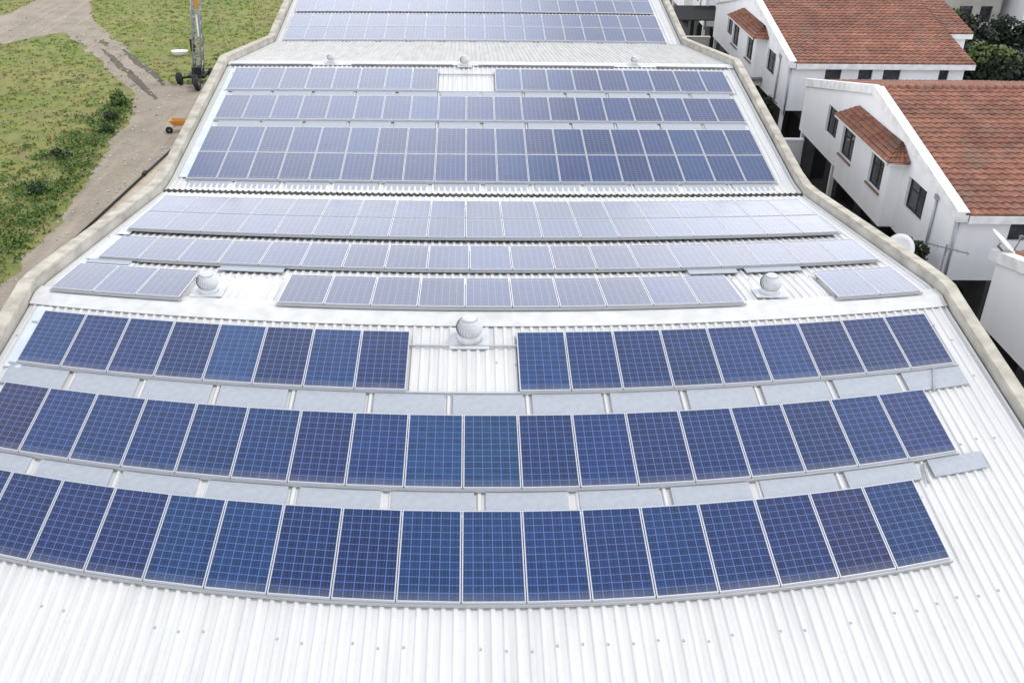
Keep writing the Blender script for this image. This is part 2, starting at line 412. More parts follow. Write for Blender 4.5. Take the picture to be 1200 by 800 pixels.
parapet(10.80, 11.02, .24, 'coping')
# front and back walls
for yb, name in ((FRONT + .3, 'wall'), (RY3 - .1, 'wall')):
    mb = MB(); n = 30
    for i in range(n):
        a = XL + (XR - XL) * i / n; b = XL + (XR - XL) * (i + 1) / n
        pa, pb = roofp(a, yb, -.02), roofp(b, yb, -.02)
        mb.hexa([(a, pa.y, GZ), (b, pb.y, GZ), (a, pa.y + .25, GZ), (b, pb.y + .25, GZ), (a, pa.y, pa.z), (b, pb.y, pb.z), (a, pa.y + .25, pa.z), (b, pb.y + .25, pb.z)])
    mb.build(name, MT['plaster2'], ware, (0, yb, GZ))
strip('eave_trim', MT['cap'], FRONT - .05, FRONT + .10, .037, .037)

# ------------------------------------------------------------------ roof ventilators
def ventilator(x, y, R_, label, group='roof ventilators along the ridges'):
    base = roofp(x, y, .04)
    t = thing('roof_ventilator', base, label, 'ventilator', group)
    sl_ = (roofp(x, y + .1).z - roofp(x, y - .1).z) / .2
    if abs(y - RY1) < .5 or abs(y - RY2) < .5: sl_ = 0
    rot = Matrix.Rotation(math.atan(sl_), 4, 'X')
    mb = MB(); mb.box(base + Vector((0, 0, .02)), (R_ * 3.0, R_ * 2.6, .03), 0, rot)
    mb.build('flashing_plate', MT['vent'], t, tuple(base))
    mb = MB(); mb.lathe([(R_ * 1.05, 0), (R_ * .84, .08), (R_ * .80, .14)], base + Vector((0, 0, .02)), 24)
    mb.build('collar', MT['vent'], t, tuple(base))
    q = R_ * .62
    pr = [(R_ * .86, .0), (R_ * 1.0, .12 * q / .3), (R_ * 1.04, .25 * q / .3), (R_ * .98, .38 * q / .3), (R_ * .78, .52 * q / .3), (R_ * .45, .62 * q / .3), (R_ * .1, .66 * q / .3)]
    c_ = base + Vector((0, 0, .15))
    mb = MB(); mb.lathe([(r_ * .90, z) for r_, z in pr[:6]], c_, 24); mb.build('turbine_core', MT['greyvent'], t, tuple(base))
    mb = MB(); nf = 26
    for k in range(nf):       # curved overlapping fins
        a0 = 2 * math.pi * k / nf; vs_ = []
        for i, (r_, z) in enumerate(pr[:6]):
            for da, rr in ((0, .93), (.25, 1.0)):
                an_ = a0 + da + i * .035; vs_.append(c_ + Vector((r_ * rr * math.cos(an_), r_ * rr * math.sin(an_), z)))
        mb.add(vs_, [(2 * i, 2 * i + 1, 2 * i + 3, 2 * i + 2) for i in range(5)])
    mb.build('turbine_fins', MT['vent'], t, tuple(base))
    mb = MB(); mb.lathe([(R_ * .64, .575 * q / .3), (R_ * .48, .635 * q / .3), (R_ * .1, .67 * q / .3)], c_, 24); mb.build('top_cap', MT['vent'], t, tuple(base))
    mb = MB(); mb.lathe([(R_ * .84, .14), (R_ * .84, .165)], base, 24); mb.build('bearing_ring', MT['ventdark'], t, tuple(base))
ventilator(.09, -1.2, .27, 'white round roof ventilator in the panel gap just below the front ridge')
ventilator(-5.72, .40, .235, 'white round roof ventilator beside the short block of three panels behind the front ridge')
ventilator(6.83, .45, .235, 'white round roof ventilator between the long row and the pair of panels behind front ridge')
ventilator(-5.45, RY2 - .05, .15, 'small white ventilator on the second ridge, the one nearest the grass field')
ventilator(-.08, RY2 - .30, .19, 'small white ventilator on the second ridge above the bare gap in the panels')
ventilator(6.75, RY2 - .05, .15, 'small white ventilator on the second ridge, the one nearest the tiled houses')

# ------------------------------------------------------------------ solar panels
BLUES = [(.006, .029, .118), (.006, .026, .100), (.008, .035, .130), (.010, .025, .104), (.006, .036, .124), (.009, .024, .094), (.006, .042, .135)]
def panel(slope, s0, x0, x1, col, label, PL=PL):
    g = .008
    xa, xb = x0 + g, x1 - g; sa, sb = s0 + .006, s0 + PL - .006
    def P(a, b, h): return rowp(slope, sa + (sb - sa) * b, xa + (xb - xa) * a, h)
    c = P(.5, .5, -.04)
    t = thing('solar_panel', c, label, 'solar panel', 'solar panels on the warehouse roof')
    fa, fb = .018 / (xb - xa), .018 / (sb - sa)
    mb = MB()
    A = [(0, 0), (1, 0), (1, 1), (0, 1)]; B = [(fa, fb), (1 - fa, fb), (1 - fa, 1 - fb), (fa, 1 - fb)]
    vs = [P(*q, 0) for q in A] + [P(*q, 0) for q in B] + [P(*q, -.042) for q in A] + [P(*q, -.042) for q in B]
    fs = []
    for i in range(4):
        j = (i + 1) % 4
        fs += [(i, j, 4 + j, 4 + i), (8 + i, 12 + i, 12 + j, 8 + j), (i, 8 + i, 8 + j, j), (4 + i, 4 + j, 12 + j, 12 + i)]
    mb.add(vs, fs); mb.build('frame', MT['alu'], t, c)
    mb = MB()
    vs = [P(*q, -.006) for q in B] + [P(*q, -.03) for q in B]
    mb.add(vs, [(0, 1, 2, 3), (7, 6, 5, 4), (0, 4, 5, 1), (1, 5, 6, 2), (2, 6, 7, 3), (3, 7, 4, 0)])
    o = mb.build('cell_sheet', MT['pv'], t, c)
    me = o.data; uvl = me.uv_layers.new(name='UVMap')
    uvq = [(0, 0), (1, 0), (1, 1), (0, 1)]
    for poly in me.polygons:
        for li in poly.loop_indices:
            uvl.data[li].uv = uvq[me.loops[li].vertex_index % 4]
    o.color = (*col, 1)
    return t

ROWS = [  # slope, key, s, blocks of (first index, count), phrase
    ('r', 'r3', 1.080, [(-9.09, 8), (1.09, 9)], 'top row on near slope'),
    ('r', 'r2', 3.707, [(-9, 18)], 'middle row on near slope'),
    ('r', 'r1', 6.155, [(-9, 17)], 'lowest row on near slope'),
    ('b', 'b1', -.254, [(-9.15, 3), (-4, 10), (8.15, 2)], 'row just behind front ridge'),
    ('b', 'b2', 2.3615, [(-8.9, 19)], 'second row behind front ridge'),
    ('b', 'b3', 5.12, [(-9, 19)], 'third row behind front ridge'),
    ('b', 'b4', 7.0695, [(-9, 19)], 'row ending at valley gutter'),
    ('d', 'd4', 9.405, [(-9, 19)], 'first row beyond valley gutter'),
    ('d', 'd3', 7.36, [(-9, 19)], 'second row beyond valley gutter'),
    ('d', 'd2', 4.57, [(-9, 19)], 'third row beyond valley gutter'),
    ('d', 'd1', 1.85, [(-9.09, 8), (1.09, 9)], 'row just below second ridge'),
    ('f', 'f1', 11.195, [(-9.1, 19)], 'lowest row on farthest slope'),
    ('f', 'f2', 9.25, [(-9.1, 19)], 'second row up farthest slope'),
    ('f', 'f3', 6.9, [(-9.1, 19)], 'third row up farthest slope'),
    ('f', 'f4', 4.95, [(-9.1, 19)], 'fourth row up farthest slope'),
]
SPECIAL = {('r3', 4): (.012, .060, .170), ('r2', 8): (.008, .048, .135), ('r2', 9): (.007, .050, .130), ('r1', 9): (.008, .044, .140), ('r3', 8): (.008, .042, .135),  # centre pair of the middle row: a reflection put into the cell colour
           ('r2', 0): (.018, .020, .078), ('r3', 16): (.010, .024, .092), ('r1', 15): (.017, .021, .078), ('b2', 9): (.015, .06, .17), ('d3', 5): (.012, .055, .16), ('d2', 7): (.022, .06, .16), ('d4', 10): (.012, .048, .14)}
SCL = {'r1': .985, 'r2': .999, 'r3': .990}
row_x = {}
LEN = {'d1': 2.12, 'd2': 2.12, 'd3': 2.04, 'd4': 1.95}     # the second slope carries a slightly longer module
for slope, key, s, blocks, phrase in ROWS:
    k = 0; sc = SCL.get(key, 1.0); off = {'r1': -.03, 'r3': -.035, 'r2': -.02}.get(key, 0)
    row_x[key] = []
    for bi, (i0, cnt) in enumerate(blocks):
        row_x[key].append(((i0) * W * sc + off, (i0 + cnt) * W * sc + off))
        for j in range(cnt):
            col = SPECIAL.get((key, k)) or rnd.choice(BLUES)
            jit = rnd.uniform(.88, 1.15); col = tuple(c * jit * .66 for c in col)
            tone = 'bright blue' if col[1] > .029 else ('violet blue' if col[0] > .7 * col[1] else 'dark blue')
            panel(slope, s, (i0 + j) * W * sc + off, (i0 + j + 1) * W * sc + off, col,
                  '%s solar panel, %s from field side in %s' % (tone, ORD[k], phrase), LEN.get(key, PL))
            k += 1

# mounting rails (two under each block of panels, running along the row)
ROWPH = {r[1]: r[4] for r in ROWS}
def rail(slope, key, s, xa, xb, label, h=-.045):
    mb = MB(); n = 24; vs = []
    c = rowp(slope, s, (xa + xb) / 2, h)
    for i in range(n):
        a = xa + (xb - xa) * i / n; b = xa + (xb - xa) * (i + 1) / n
        mb.hexa([rowp(slope, s, a, h - .045), rowp(slope, s, b, h - .045), rowp(slope, s + .04, a, h - .045), rowp(slope, s + .04, b, h - .045),
                 rowp(slope, s, a, h), rowp(slope, s, b, h), rowp(slope, s + .04, a, h), rowp(slope, s + .04, b, h)])
    o = mb.build('mounting_rail', MT['rail'], None, c)
    tag(o, label, 'rail', 'aluminium mounting rails under the panels')
for slope, key, s, blocks, phrase in ROWS:
    if key in ('f3', 'f4'): continue
    spans = row_x[key]
    if key == 'r3': spans = [(spans[0][0] - .15, spans[-1][1] + .06)]
    elif key == 'd1': spans = [(spans[0][0] - .05, spans[-1][1] + .05)]
    for bi, (xa, xb) in enumerate(spans):
        wh = '' if len(spans) == 1 else ('short block of three in the ', 'long block in the ', 'pair of panels in the ')[bi]
        if not wh: wh = ''
        for which, ss in (('lower', LEN.get(key, PL) - .02), ('upper', .38)) if slope in 'rdf' else (('lower', -.03), ('upper', PL - .4)):
            rail(slope, key, s + ss, xa - .03, xb + .05, '%s aluminium rail under %s%s' % (which, wh, phrase))

# ------------------------------------------------------------------ walkway plates in the strips between the rows
def plate(slope, s0, s1, xa, xb, label, group, h=-.045, m='galv'):
    mb = MB(); n = 4
    c = rowp(slope, (s0 + s1) / 2, (xa + xb) / 2, h)
    for i in range(n):
        a = xa + (xb - xa) * i / n; b = xa + (xb - xa) * (i + 1) / n
        mb.hexa([rowp(slope, s1, a, h - .02), rowp(slope, s1, b, h - .02), rowp(slope, s0, a, h - .02), rowp(slope, s0, b, h - .02),
                 rowp(slope, s1, a, h), rowp(slope, s1, b, h), rowp(slope, s0, a, h), rowp(slope, s0, b, h)])
    o = mb.build('walkway_plate', MT[m], None, c)
    tag(o, label, 'walkway plate', group)
def plates(slope, s0, s1, xs, phrase, h=-.068):
    for i, (a, b) in enumerate(xs):
        plate(slope, s0, s1, a, b, 'pale grey walkway plate, %s from field side %s' % (ORD[i] if i < 20 else 'last', phrase), 'grey walkway plates between the panel rows', h)
def spread(x0, x1, n, gap):
    wd = (x1 - x0 - gap * (n - 1)) / n
    return [(x0 + i * (wd + gap), x0 + i * (wd + gap) + wd) for i in range(n)]
plates('r', 3.03, 3.66, spread(-9.25, 10.15, 13, .17), 'between top and middle rows on near slope')
plates('r', 5.66, 6.11, spread(-9.2, 8.15, 11, .2) + [(8.42, 9.55)], 'between middle and lowest rows on near slope')
plates('d', 11.42, 11.93, spread(-9.0, 10.0, 12, .2), 'in strip along valley gutter', -.06)
plates('b', 1.98, 2.33, [(-9.2, -8.1), (-5.85, -4.3), (5.3, 6.5), (6.7, 8.1)], 'between first two rows behind front ridge', -.06)
plates('d', 6.72, 7.33, spread(-8.9, 10.0, 12, .12), 'between second and third rows beyond gutter', -.06)
plates('d', 4.0, 4.54, spread(-8.9, 10.0, 12, .12), 'between third and top rows beyond gutter', -.06)
plates('f', 13.14, 13.4, spread(-9, 9.6, 12, .4), 'below the farthest panels', -.06)
# ------------------------------------------------------------------ small posts and conduit at the loose plate end
def bracket(slope, s0, xa, s1, xb, label):
    mb = MB(); a = rowp(slope, s0, xa, -.06); b = rowp(slope, s1, xb, -.05)
    mb.tube([a, b], .028, 8)
    o = mb.build('conduit_pipe', MT['ventdark'], None, a); tag(o, label, 'conduit')
bracket('r', 5.75, 8.32, 6.25, 8.22, 'short dark conduit by the last panel of the lowest row')
bracket('r', 3.05, 9.55, 3.75, 9.30, 'short dark conduit by the last panel of the middle row')

# ------------------------------------------------------------------ ground, road, grass
from mathutils import noise as mnoise
from mathutils.geometry import tessellate_polygon
def grass_material():
    m = mat('grassy ground', (.155, .185, .036), .95, rgb2=(.235, .215, .070), nscale=.16, contrast=(.36, .64), bump=.25, detail=8)
    t = m.node_tree; b = t.nodes['Principled BSDF']; ramp = [n for n in t.nodes if n.type == 'VALTORGB'][0]; c = [n for n in t.nodes if n.type == 'TEX_COORD'][0]; prev = ramp.outputs[0]
    for sc_, lo, hi, col in ((.9, .50, .66, (.085, .125, .03, 1)), (.4, .52, .66, (.20, .165, .075, 1)), (3.0, .52, .72, (.10, .125, .035, 1))):
        n_ = t.nodes.new("ShaderNodeTexNoise"); n_.inputs['Scale'].default_value = sc_; n_.inputs['Detail'].default_value = 8; t.links.new(c.outputs['Object'], n_.inputs['Vector'])
        r_ = t.nodes.new("ShaderNodeMapRange"); r_.inputs[1].default_value = lo; r_.inputs[2].default_value = hi; r_.inputs[4].default_value = .75; t.links.new(n_.outputs['Fac'], r_.inputs[0])
        x = t.nodes.new("ShaderNodeMixRGB"); x.inputs[2].default_value = col; t.links.new(r_.outputs[0], x.inputs[0]); t.links.new(prev, x.inputs[1]); prev = x.outputs[0]
    t.links.new(prev, b.inputs['Base Color'])
    return m
MT['grassground'] = grass_material()
def gravel_material():
    m = mat('gravel track', (.305, .255, .195), .95, rgb2=(.215, .18, .135), nscale=.5, contrast=(.3, .72), bump=.12, detail=10)
    t = m.node_tree; b = t.nodes['Principled BSDF']; ramp = [n for n in t.nodes if n.type == 'VALTORGB'][0]; c = [n for n in t.nodes if n.type == 'TEX_COORD'][0]; prev = ramp.outputs[0]
    for sc_, lo, hi, col in ((2.2, .52, .75, (.17, .145, .11, 1)), (7.0, .52, .8, (.46, .42, .36, 1)), (.35, .56, .72, (.20, .19, .11, 1))):
        n_ = t.nodes.new("ShaderNodeTexNoise"); n_.inputs['Scale'].default_value = sc_; n_.inputs['Detail'].default_value = 10; t.links.new(c.outputs['Object'], n_.inputs['Vector'])
        r_ = t.nodes.new("ShaderNodeMapRange"); r_.inputs[1].default_value = lo; r_.inputs[2].default_value = hi; r_.inputs[4].default_value = .6; t.links.new(n_.outputs['Fac'], r_.inputs[0])
        x = t.nodes.new("ShaderNodeMixRGB"); x.inputs[2].default_value = col; t.links.new(r_.outputs[0], x.inputs[0]); t.links.new(prev, x.inputs[1]); prev = x.outputs[0]
    mp_ = t.nodes.new("ShaderNodeMapping"); mp_.inputs['Scale'].default_value = (1.5, .10, 1); mp_.inputs['Rotation'].default_value = (0, 0, R(-6)); t.links.new(c.outputs['Object'], mp_.inputs[0])
    n_ = t.nodes.new("ShaderNodeTexNoise"); n_.inputs['Scale'].default_value = 1.2; n_.inputs['Detail'].default_value = 4; t.links.new(mp_.outputs[0], n_.inputs['Vector'])
    r_ = t.nodes.new("ShaderNodeMapRange"); r_.inputs[1].default_value = .5; r_.inputs[2].default_value = .7; r_.inputs[4].default_value = .55; t.links.new(n_.outputs['Fac'], r_.inputs[0])
    x = t.nodes.new("ShaderNodeMixRGB"); x.inputs[2].default_value = (.37, .315, .245, 1); t.links.new(r_.outputs[0], x.inputs[0]); t.links.new(prev, x.inputs[1]); prev = x.outputs[0]
    t.links.new(prev, b.inputs['Base Color'])
    return m
MT['gravel'] = gravel_material()
MT['soil'] = mat('dark rutted soil', (.085, .07, .05), .95, rgb2=(.13, .11, .08), nscale=1.5, contrast=(.35, .75), bump=.5, detail=8)
MT['apron'] = mat('pale concrete apron', (.50, .43, .33), .9, rgb2=(.40, .34, .26), nscale=.9, contrast=(.35, .7), detail=8)

def jitter(pts, step=.8, amp=.3, seed=0):
    out_ = []
    n = len(pts)
    for i in range(n):
        a = Vector((*pts[i], 0)); b = Vector((*pts[(i + 1) % n], 0)); k = max(1, int((b - a).length / step))
        if (b - a).length > 60: k = 1
        for j in range(k):
            p = a.lerp(b, j / k)
            o = mnoise.noise_vector((p.x * .6 + seed, p.y * .6, seed)) * amp + mnoise.noise_vector((p.x * 2.3, p.y * 2.3, seed + 5)) * amp * .7
            out_.append((p.x + (o.x if k > 1 else 0), p.y + (o.y if k > 1 else 0)))
    return out_
def sheet(name, pts, z, m, amp=.3, kind='structure', label=None, cat=None):
    q = jitter(pts, step=.4, amp=amp, seed=len(pts)) if amp else pts
    tris = tessellate_polygon([[Vector((x, y, 0)) for x, y in q]])
    mb = MB()
    def ccw(t):
        (ax, ay), (bx, by), (cx, cy) = [q[i] for i in t]
        return t if (bx - ax) * (cy - ay) - (by - ay) * (cx - ax) > 0 else t[::-1]
    mb.add([(x, y, z) for x, y in q], [ccw(tuple(t)) for t in tris])
    o = mb.build(name, m, None, (q[0][0], q[0][1], z))
    return tag(o, label, cat, kind=kind)
sheet('ground', [(-1500, -1500), (1500, -1500), (1500, 1500), (-1500, 1500)], GZ, MT['grassground'], 0)
ROAD = [(-9.7, -22), (-18, -22), (-18.0, 15.9), (-18.0, 21.4), (-18.4, 27.3), (-19.0, 33.1), (-19.4, 39.4), (-20.7, 43.1), (-22.4, 46.1), (-24.9, 50.4), (-28.4, 56.7), (-31.0, 59.6),
        (-34.1, 56.0), (-52, 47), (-52, 60), (-38.0, 65.5), (-37.5, 72.7), (-38.5, 105), (-33, 105), (-33.0, 72.9), (-30.7, 65.7), (-27.6, 60), (-24.2, 54.2), (-19.1, 45.1), (-17.2, 45.2), (-9.7, 46.5)]
sheet('gravel_road', ROAD, GZ + .012, MT['gravel'], .45)
def rut(pts, wd, z):
    L_, R2 = [], []
    for i, p in enumerate(pts):
        a = Vector(pts[max(0, i - 1)]); b = Vector(pts[min(len(pts) - 1, i + 1)]); d = (b - a).normalized(); nrm = Vector((-d.y, d.x))
        f = wd * (.35 if i in (0, len(pts) - 1) else 1)
        L_.append(tuple(Vector(p) + nrm * f)); R2.append(tuple(Vector(p) - nrm * f))
    sheet('wheel_rut', L_ + R2[::-1], z, MT['soil'], .22)
rut([(-26.4, 55.0), (-24.6, 51.9), (-22.5, 48.2), (-20.6, 44.9), (-18.9, 41.8)], .25, GZ + .02)
rut([(-24.7, 54.6), (-23.2, 52.0), (-21.5, 49.2), (-20.2, 46.9), (-19.2, 45.0)], .23, GZ + .02)
rut([(-27.2, 57.4), (-26.6, 56.4), (-26.1, 55.5)], .3, GZ + .02)
sheet('concrete_apron', [(-9.9, 8), (-17.0, 14), (-16.35, 23.0), (-15.6, 31.2), (-14.9, 34), (-9.9, 34)], GZ + .02, MT['apron'], .12)
sheet('alley', [(11.0, -25), (60, -25), (60, 75), (11.0, 75)], GZ + .012, MT['asphalt'], 0)

GPAL = [(.17, .19, .045), (.14, .175, .04), (.21, .20, .07), (.095, .13, .035), (.25, .22, .10)]
def inpoly(x, y, P):
    c = False; j = len(P) - 1
    for i in range(len(P)):
        if (P[i][1] > y) != (P[j][1] > y) and x < (P[j][0] - P[i][0]) * (y - P[i][1]) / (P[j][1] - P[i][1]) + P[i][0]: c = not c
        j = i
    return c
def grass():
    mb = MB(); r = random.Random(3); ng = 0
    while ng < 9000:
        x = r.uniform(-44, -10); y = r.uniform(14, 78)
        if inpoly(x, y, ROAD) and r.random() > (.30 if (-30 < x < -20.5 and 44 < y < 58 and mnoise.noise((x * .9, y * .9, 8)) > -.05) else .02): continue
        if x > -17 and y < 46: continue
        ng += 1
        n1 = mnoise.noise((x * .22, y * .22, 1)); n2 = mnoise.noise((x * .7, y * .7, 4)); bright = y > 50 + (x + 30) * .3 and x > -32
        if n1 + .5 * n2 > .25: c = GPAL[2] if r.random() < .7 else GPAL[4]
        elif n1 + .5 * n2 < -.28: c = GPAL[3] if r.random() < .6 else GPAL[1]
        else: c = GPAL[0] if r.random() < .6 else GPAL[1]
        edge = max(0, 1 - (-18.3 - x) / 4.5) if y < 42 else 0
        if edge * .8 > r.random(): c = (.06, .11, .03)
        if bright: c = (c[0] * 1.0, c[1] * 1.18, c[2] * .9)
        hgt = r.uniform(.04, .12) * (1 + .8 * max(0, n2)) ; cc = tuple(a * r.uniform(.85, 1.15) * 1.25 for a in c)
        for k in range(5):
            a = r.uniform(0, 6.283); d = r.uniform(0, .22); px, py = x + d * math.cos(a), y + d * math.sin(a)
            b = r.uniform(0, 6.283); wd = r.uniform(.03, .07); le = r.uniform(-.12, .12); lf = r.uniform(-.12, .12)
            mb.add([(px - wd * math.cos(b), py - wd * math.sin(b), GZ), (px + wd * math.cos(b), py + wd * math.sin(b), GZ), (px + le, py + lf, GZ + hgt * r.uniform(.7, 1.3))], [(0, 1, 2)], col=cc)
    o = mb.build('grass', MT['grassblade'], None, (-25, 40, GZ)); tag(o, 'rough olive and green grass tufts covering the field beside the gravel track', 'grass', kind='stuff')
grass()

def leaves(mb, c, rad, n, size, pal, r, squash=.8, hollow=.35):
    """leaf faces through the volume of one uneven clump"""
    for _ in range(n):
        d = Vector((r.gauss(0, 1), r.gauss(0, 1), r.gauss(0, 1))).normalized()
        q = rad * (hollow + (1 - hollow) * r.random() ** .5)
        q *= 1 + .35 * mnoise.noise((d.x * 1.7 + c[0], d.y * 1.7 + c[1], d.z * 1.7))
        p = Vector(c) + Vector((d.x * q, d.y * q, d.z * q * squash))
        if p.z < GZ + .02: p.z = GZ + r.uniform(.02, .2)
        nrm = (d + Vector((r.gauss(0, .6), r.gauss(0, .6), r.gauss(0, .6) + .3))).normalized()
        a = nrm.orthogonal().normalized(); a.rotate(Matrix.Rotation(r.uniform(0, 6.28), 3, nrm)); b = nrm.cross(a)
        s = size * r.uniform(.6, 1.3); col = tuple(v * r.uniform(.75, 1.3) for v in r.choice(pal))
        mb.add([p - a * s, p + b * s * .55, p + a * s, p - b * s * .55], [(0, 1, 2, 3)], col=col)

def weeds():
    mb = MB(); r = random.Random(9)
    for i in range(330):
        y = 15.5 + 26 * r.random(); xe = float(np.interp(y, [15, 27, 33, 39.4, 43], [-18.1, -18.5, -19.1, -19.6, -20.8]))
        x = xe - .35 - abs(r.gauss(0, 1.7)) * float(np.interp(y, [15, 30, 42], [1.3, 1.0, .35]))
        leaves(mb, (x, y, GZ + .05), r.uniform(.3, .75), 30, .08, [(.10, .165, .038), (.12, .19, .045), (.08, .135, .035)], r, .28, .1)
    o = mb.build('undergrowth', MT['leaf'], None, (-20, 28, GZ)); tag(o, 'dark green weeds thick along the edge of the gravel track', 'weeds', kind='stuff')
weeds()

def plant(name, x, y, h, rad, n, size, pal, label, cat, group, clumps=6, seed=0, trunk=.1, z0=None):
    r = random.Random(seed); z0 = GZ if z0 is None else z0
    t = thing(name, (x, y, z0), label, cat, group)
    tb = MB(); top = Vector((x, y, z0 + h * .55))
    tb.tube([(x, y, z0 - .02), (x + trunk * .4, y, z0 + h * .3), top], trunk, 8, r1=trunk * .5)
    cb = MB(); cz = z0 + h - rad * .8
    for k in range(clumps):
        a = r.uniform(0, 6.283); d = rad * .62 * r.random() ** .5
        c = (x + d * math.cos(a), y + d * math.sin(a), cz + r.uniform(-.45, .38) * rad)
        tb.tube([Vector((x, y, z0 + h * .35)), Vector(c)], trunk * .4, 5, r1=trunk * .12)
        leaves(cb, c, rad * r.uniform(.42, .62), n // clumps, size, pal, r)
    if name == 'tree' and seed == 31:   # lighter leaves on top, sunlight put into the leaf colour
        for (ax, ay, az, q) in ((-.5, -.5, .35, .8), (.5, -.6, .3, .7), (1.3, -.3, .1, .6)):
            leaves(cb, (x + ax, y + ay, z0 + h - .75 + az), q, 330, .14, [(.085, .115, .03), (.06, .09, .025), (.11, .14, .045)], r)
    tb.build('trunk', MT['bark'], t, (x, y, z0)); cb.build('crown', MT['leaf'], t, (x, y, z0))
    return t
SH = [(-20.9, 40.4, 1.3, .75, 'light green shrub with a dark foot by the bend of the gravel track', [(.07, .11, .025), (.05, .09, .02)]),
      (-20.3, 37.2, .9, .6, 'low dark shrub just in front of the light green shrub at the track bend', [(.025, .045, .015), (.035, .06, .02)]),
      (-19.9, 35.3, .8, .55, 'dark shrub where the gravel track starts to widen towards the bend', [(.03, .05, .018), (.04, .07, .02)]),
      (-20.8, 31.0, .8, .6, 'round dark green shrub beside the upper end of the black drain pipe', [(.03, .055, .018), (.045, .075, .02)]),
      (-20.2, 26.0, .9, .7, 'dark green shrub beside the lower end of the black drain pipe', [(.02, .05, .016), (.035, .07, .02)]),
      (-20.4, 20.5, 1.0, .8, 'largest dark green shrub on the track edge nearest the front of the warehouse', [(.025, .055, .018), (.04, .075, .02)])]
for i, (x, y, h, rd, lb, pal) in enumerate(SH):
    plant('shrub', x, y, h * .75, rd * .9, 800, .08, pal, lb, 'shrub', 'shrubs along the gravel track', 5, i, .04)

# black drain pipe lying at the edge of the apron
mb = MB(); mb.tube([(-16.75, 18.5, GZ + .09), (-16.28, 23.65, GZ + .09), (-15.9, 27.8, GZ + .09), (-15.5, 32.0, GZ + .09)], .06, 10)
mb.box((-15.86, 28.4, GZ + .12), (.16, .45, .15))
tag(mb.build('drain_pipe', MT['black'], None, (-16, 26, GZ)), 'long black drain pipe lying along the edge of the pale concrete apron', 'pipe')

# orange wheelbarrow
wb = thing('wheelbarrow', (-16.05, 35.4, GZ), 'orange wheelbarrow with a black tyre on the gravel beside the warehouse', 'wheelbarrow')
mb = MB()
c = Vector((-15.9, 35.6, GZ + .55))
lo = [(-.25, -.2), (.3, -.2), (.3, .2), (-.25, .2)]; hi = [(-.5, -.32), (.45, -.32), (.45, .32), (-.5, .32)]
vs_ = [c + Vector((a, b, -.2)) for a, b in lo] + [c + Vector((a, b, .1)) for a, b in hi] + [c + Vector((a * .94, b * .93, -.17)) for a, b in lo] + [c + Vector((a * .95, b * .94, .1)) for a, b in hi]
mb.add(vs_, [(3, 2, 1, 0)] + [(i, (i + 1) % 4, 4 + (i + 1) % 4, 4 + i) for i in range(4)] + [(8, 9, 10, 11)] + [(8 + (i + 1) % 4, 8 + i, 12 + i, 12 + (i + 1) % 4) for i in range(4)] + [(4 + i, 4 + (i + 1) % 4, 12 + (i + 1) % 4, 12 + i) for i in range(4)])
mb.build('tray', MT['orange'], wb, tuple(c))
mb = MB(); wc = Vector((-16.35, 35.1, GZ + .2))
mb.lathe([(.10, -.05), (.19, -.05), (.21, 0), (.19, .05), (.10, .05)], wc, 20, 0, Matrix.Rotation(R(90), 3, 'X'))
mb.build('wheel', MT['black'], wb, tuple(wc))
for sx in (-.2, .2):
    mb = MB(); mb.tube([wc + Vector((0, sx * .5, 0)), c + Vector((-.2, sx, -.22)), c + Vector((.4, sx, -.18)), c + Vector((1.0, sx * 1.3, .02))], .02, 8); mb.build('handle', MT['steel'], wb, tuple(wc))
    mb = MB(); mb.tube([c + Vector((.35, sx, -.2)), c + Vector((.42, sx, -.55))], .018, 8); mb.build('leg', MT['steel'], wb, tuple(c))

# white tub on the grass
tubo = thing('tub', (-20.2, 53.0, GZ), 'white oblong tub lying on the grass beside the lattice mast', 'tub')
mb = MB(); n = 20; rings = []
for (sc_, z) in ((.78, .0), (.95, .22), (1.02, .30), (1.06, .31), (1.06, .27), (.9, .24), (.75, .06)):
    rings.append([(-20.2 + .58 * sc_ * math.cos(6.2832 * k / n), 53 + .36 * sc_ * math.sin(6.2832 * k / n), GZ + .02 + z) for k in range(n)])
vs_ = [p for q in rings for p in q]
mb.add(vs_, [(i * n + k, i * n + (k + 1) % n, (i + 1) * n + (k + 1) % n, (i + 1) * n + k) for i in range(len(rings) - 1) for k in range(n)] + [tuple(range(n - 1, -1, -1)), tuple(range((len(rings) - 1) * n, len(rings) * n))], 0, True)
mb.build('basin', MT['plastic'], tubo, (-20.2, 53, GZ))

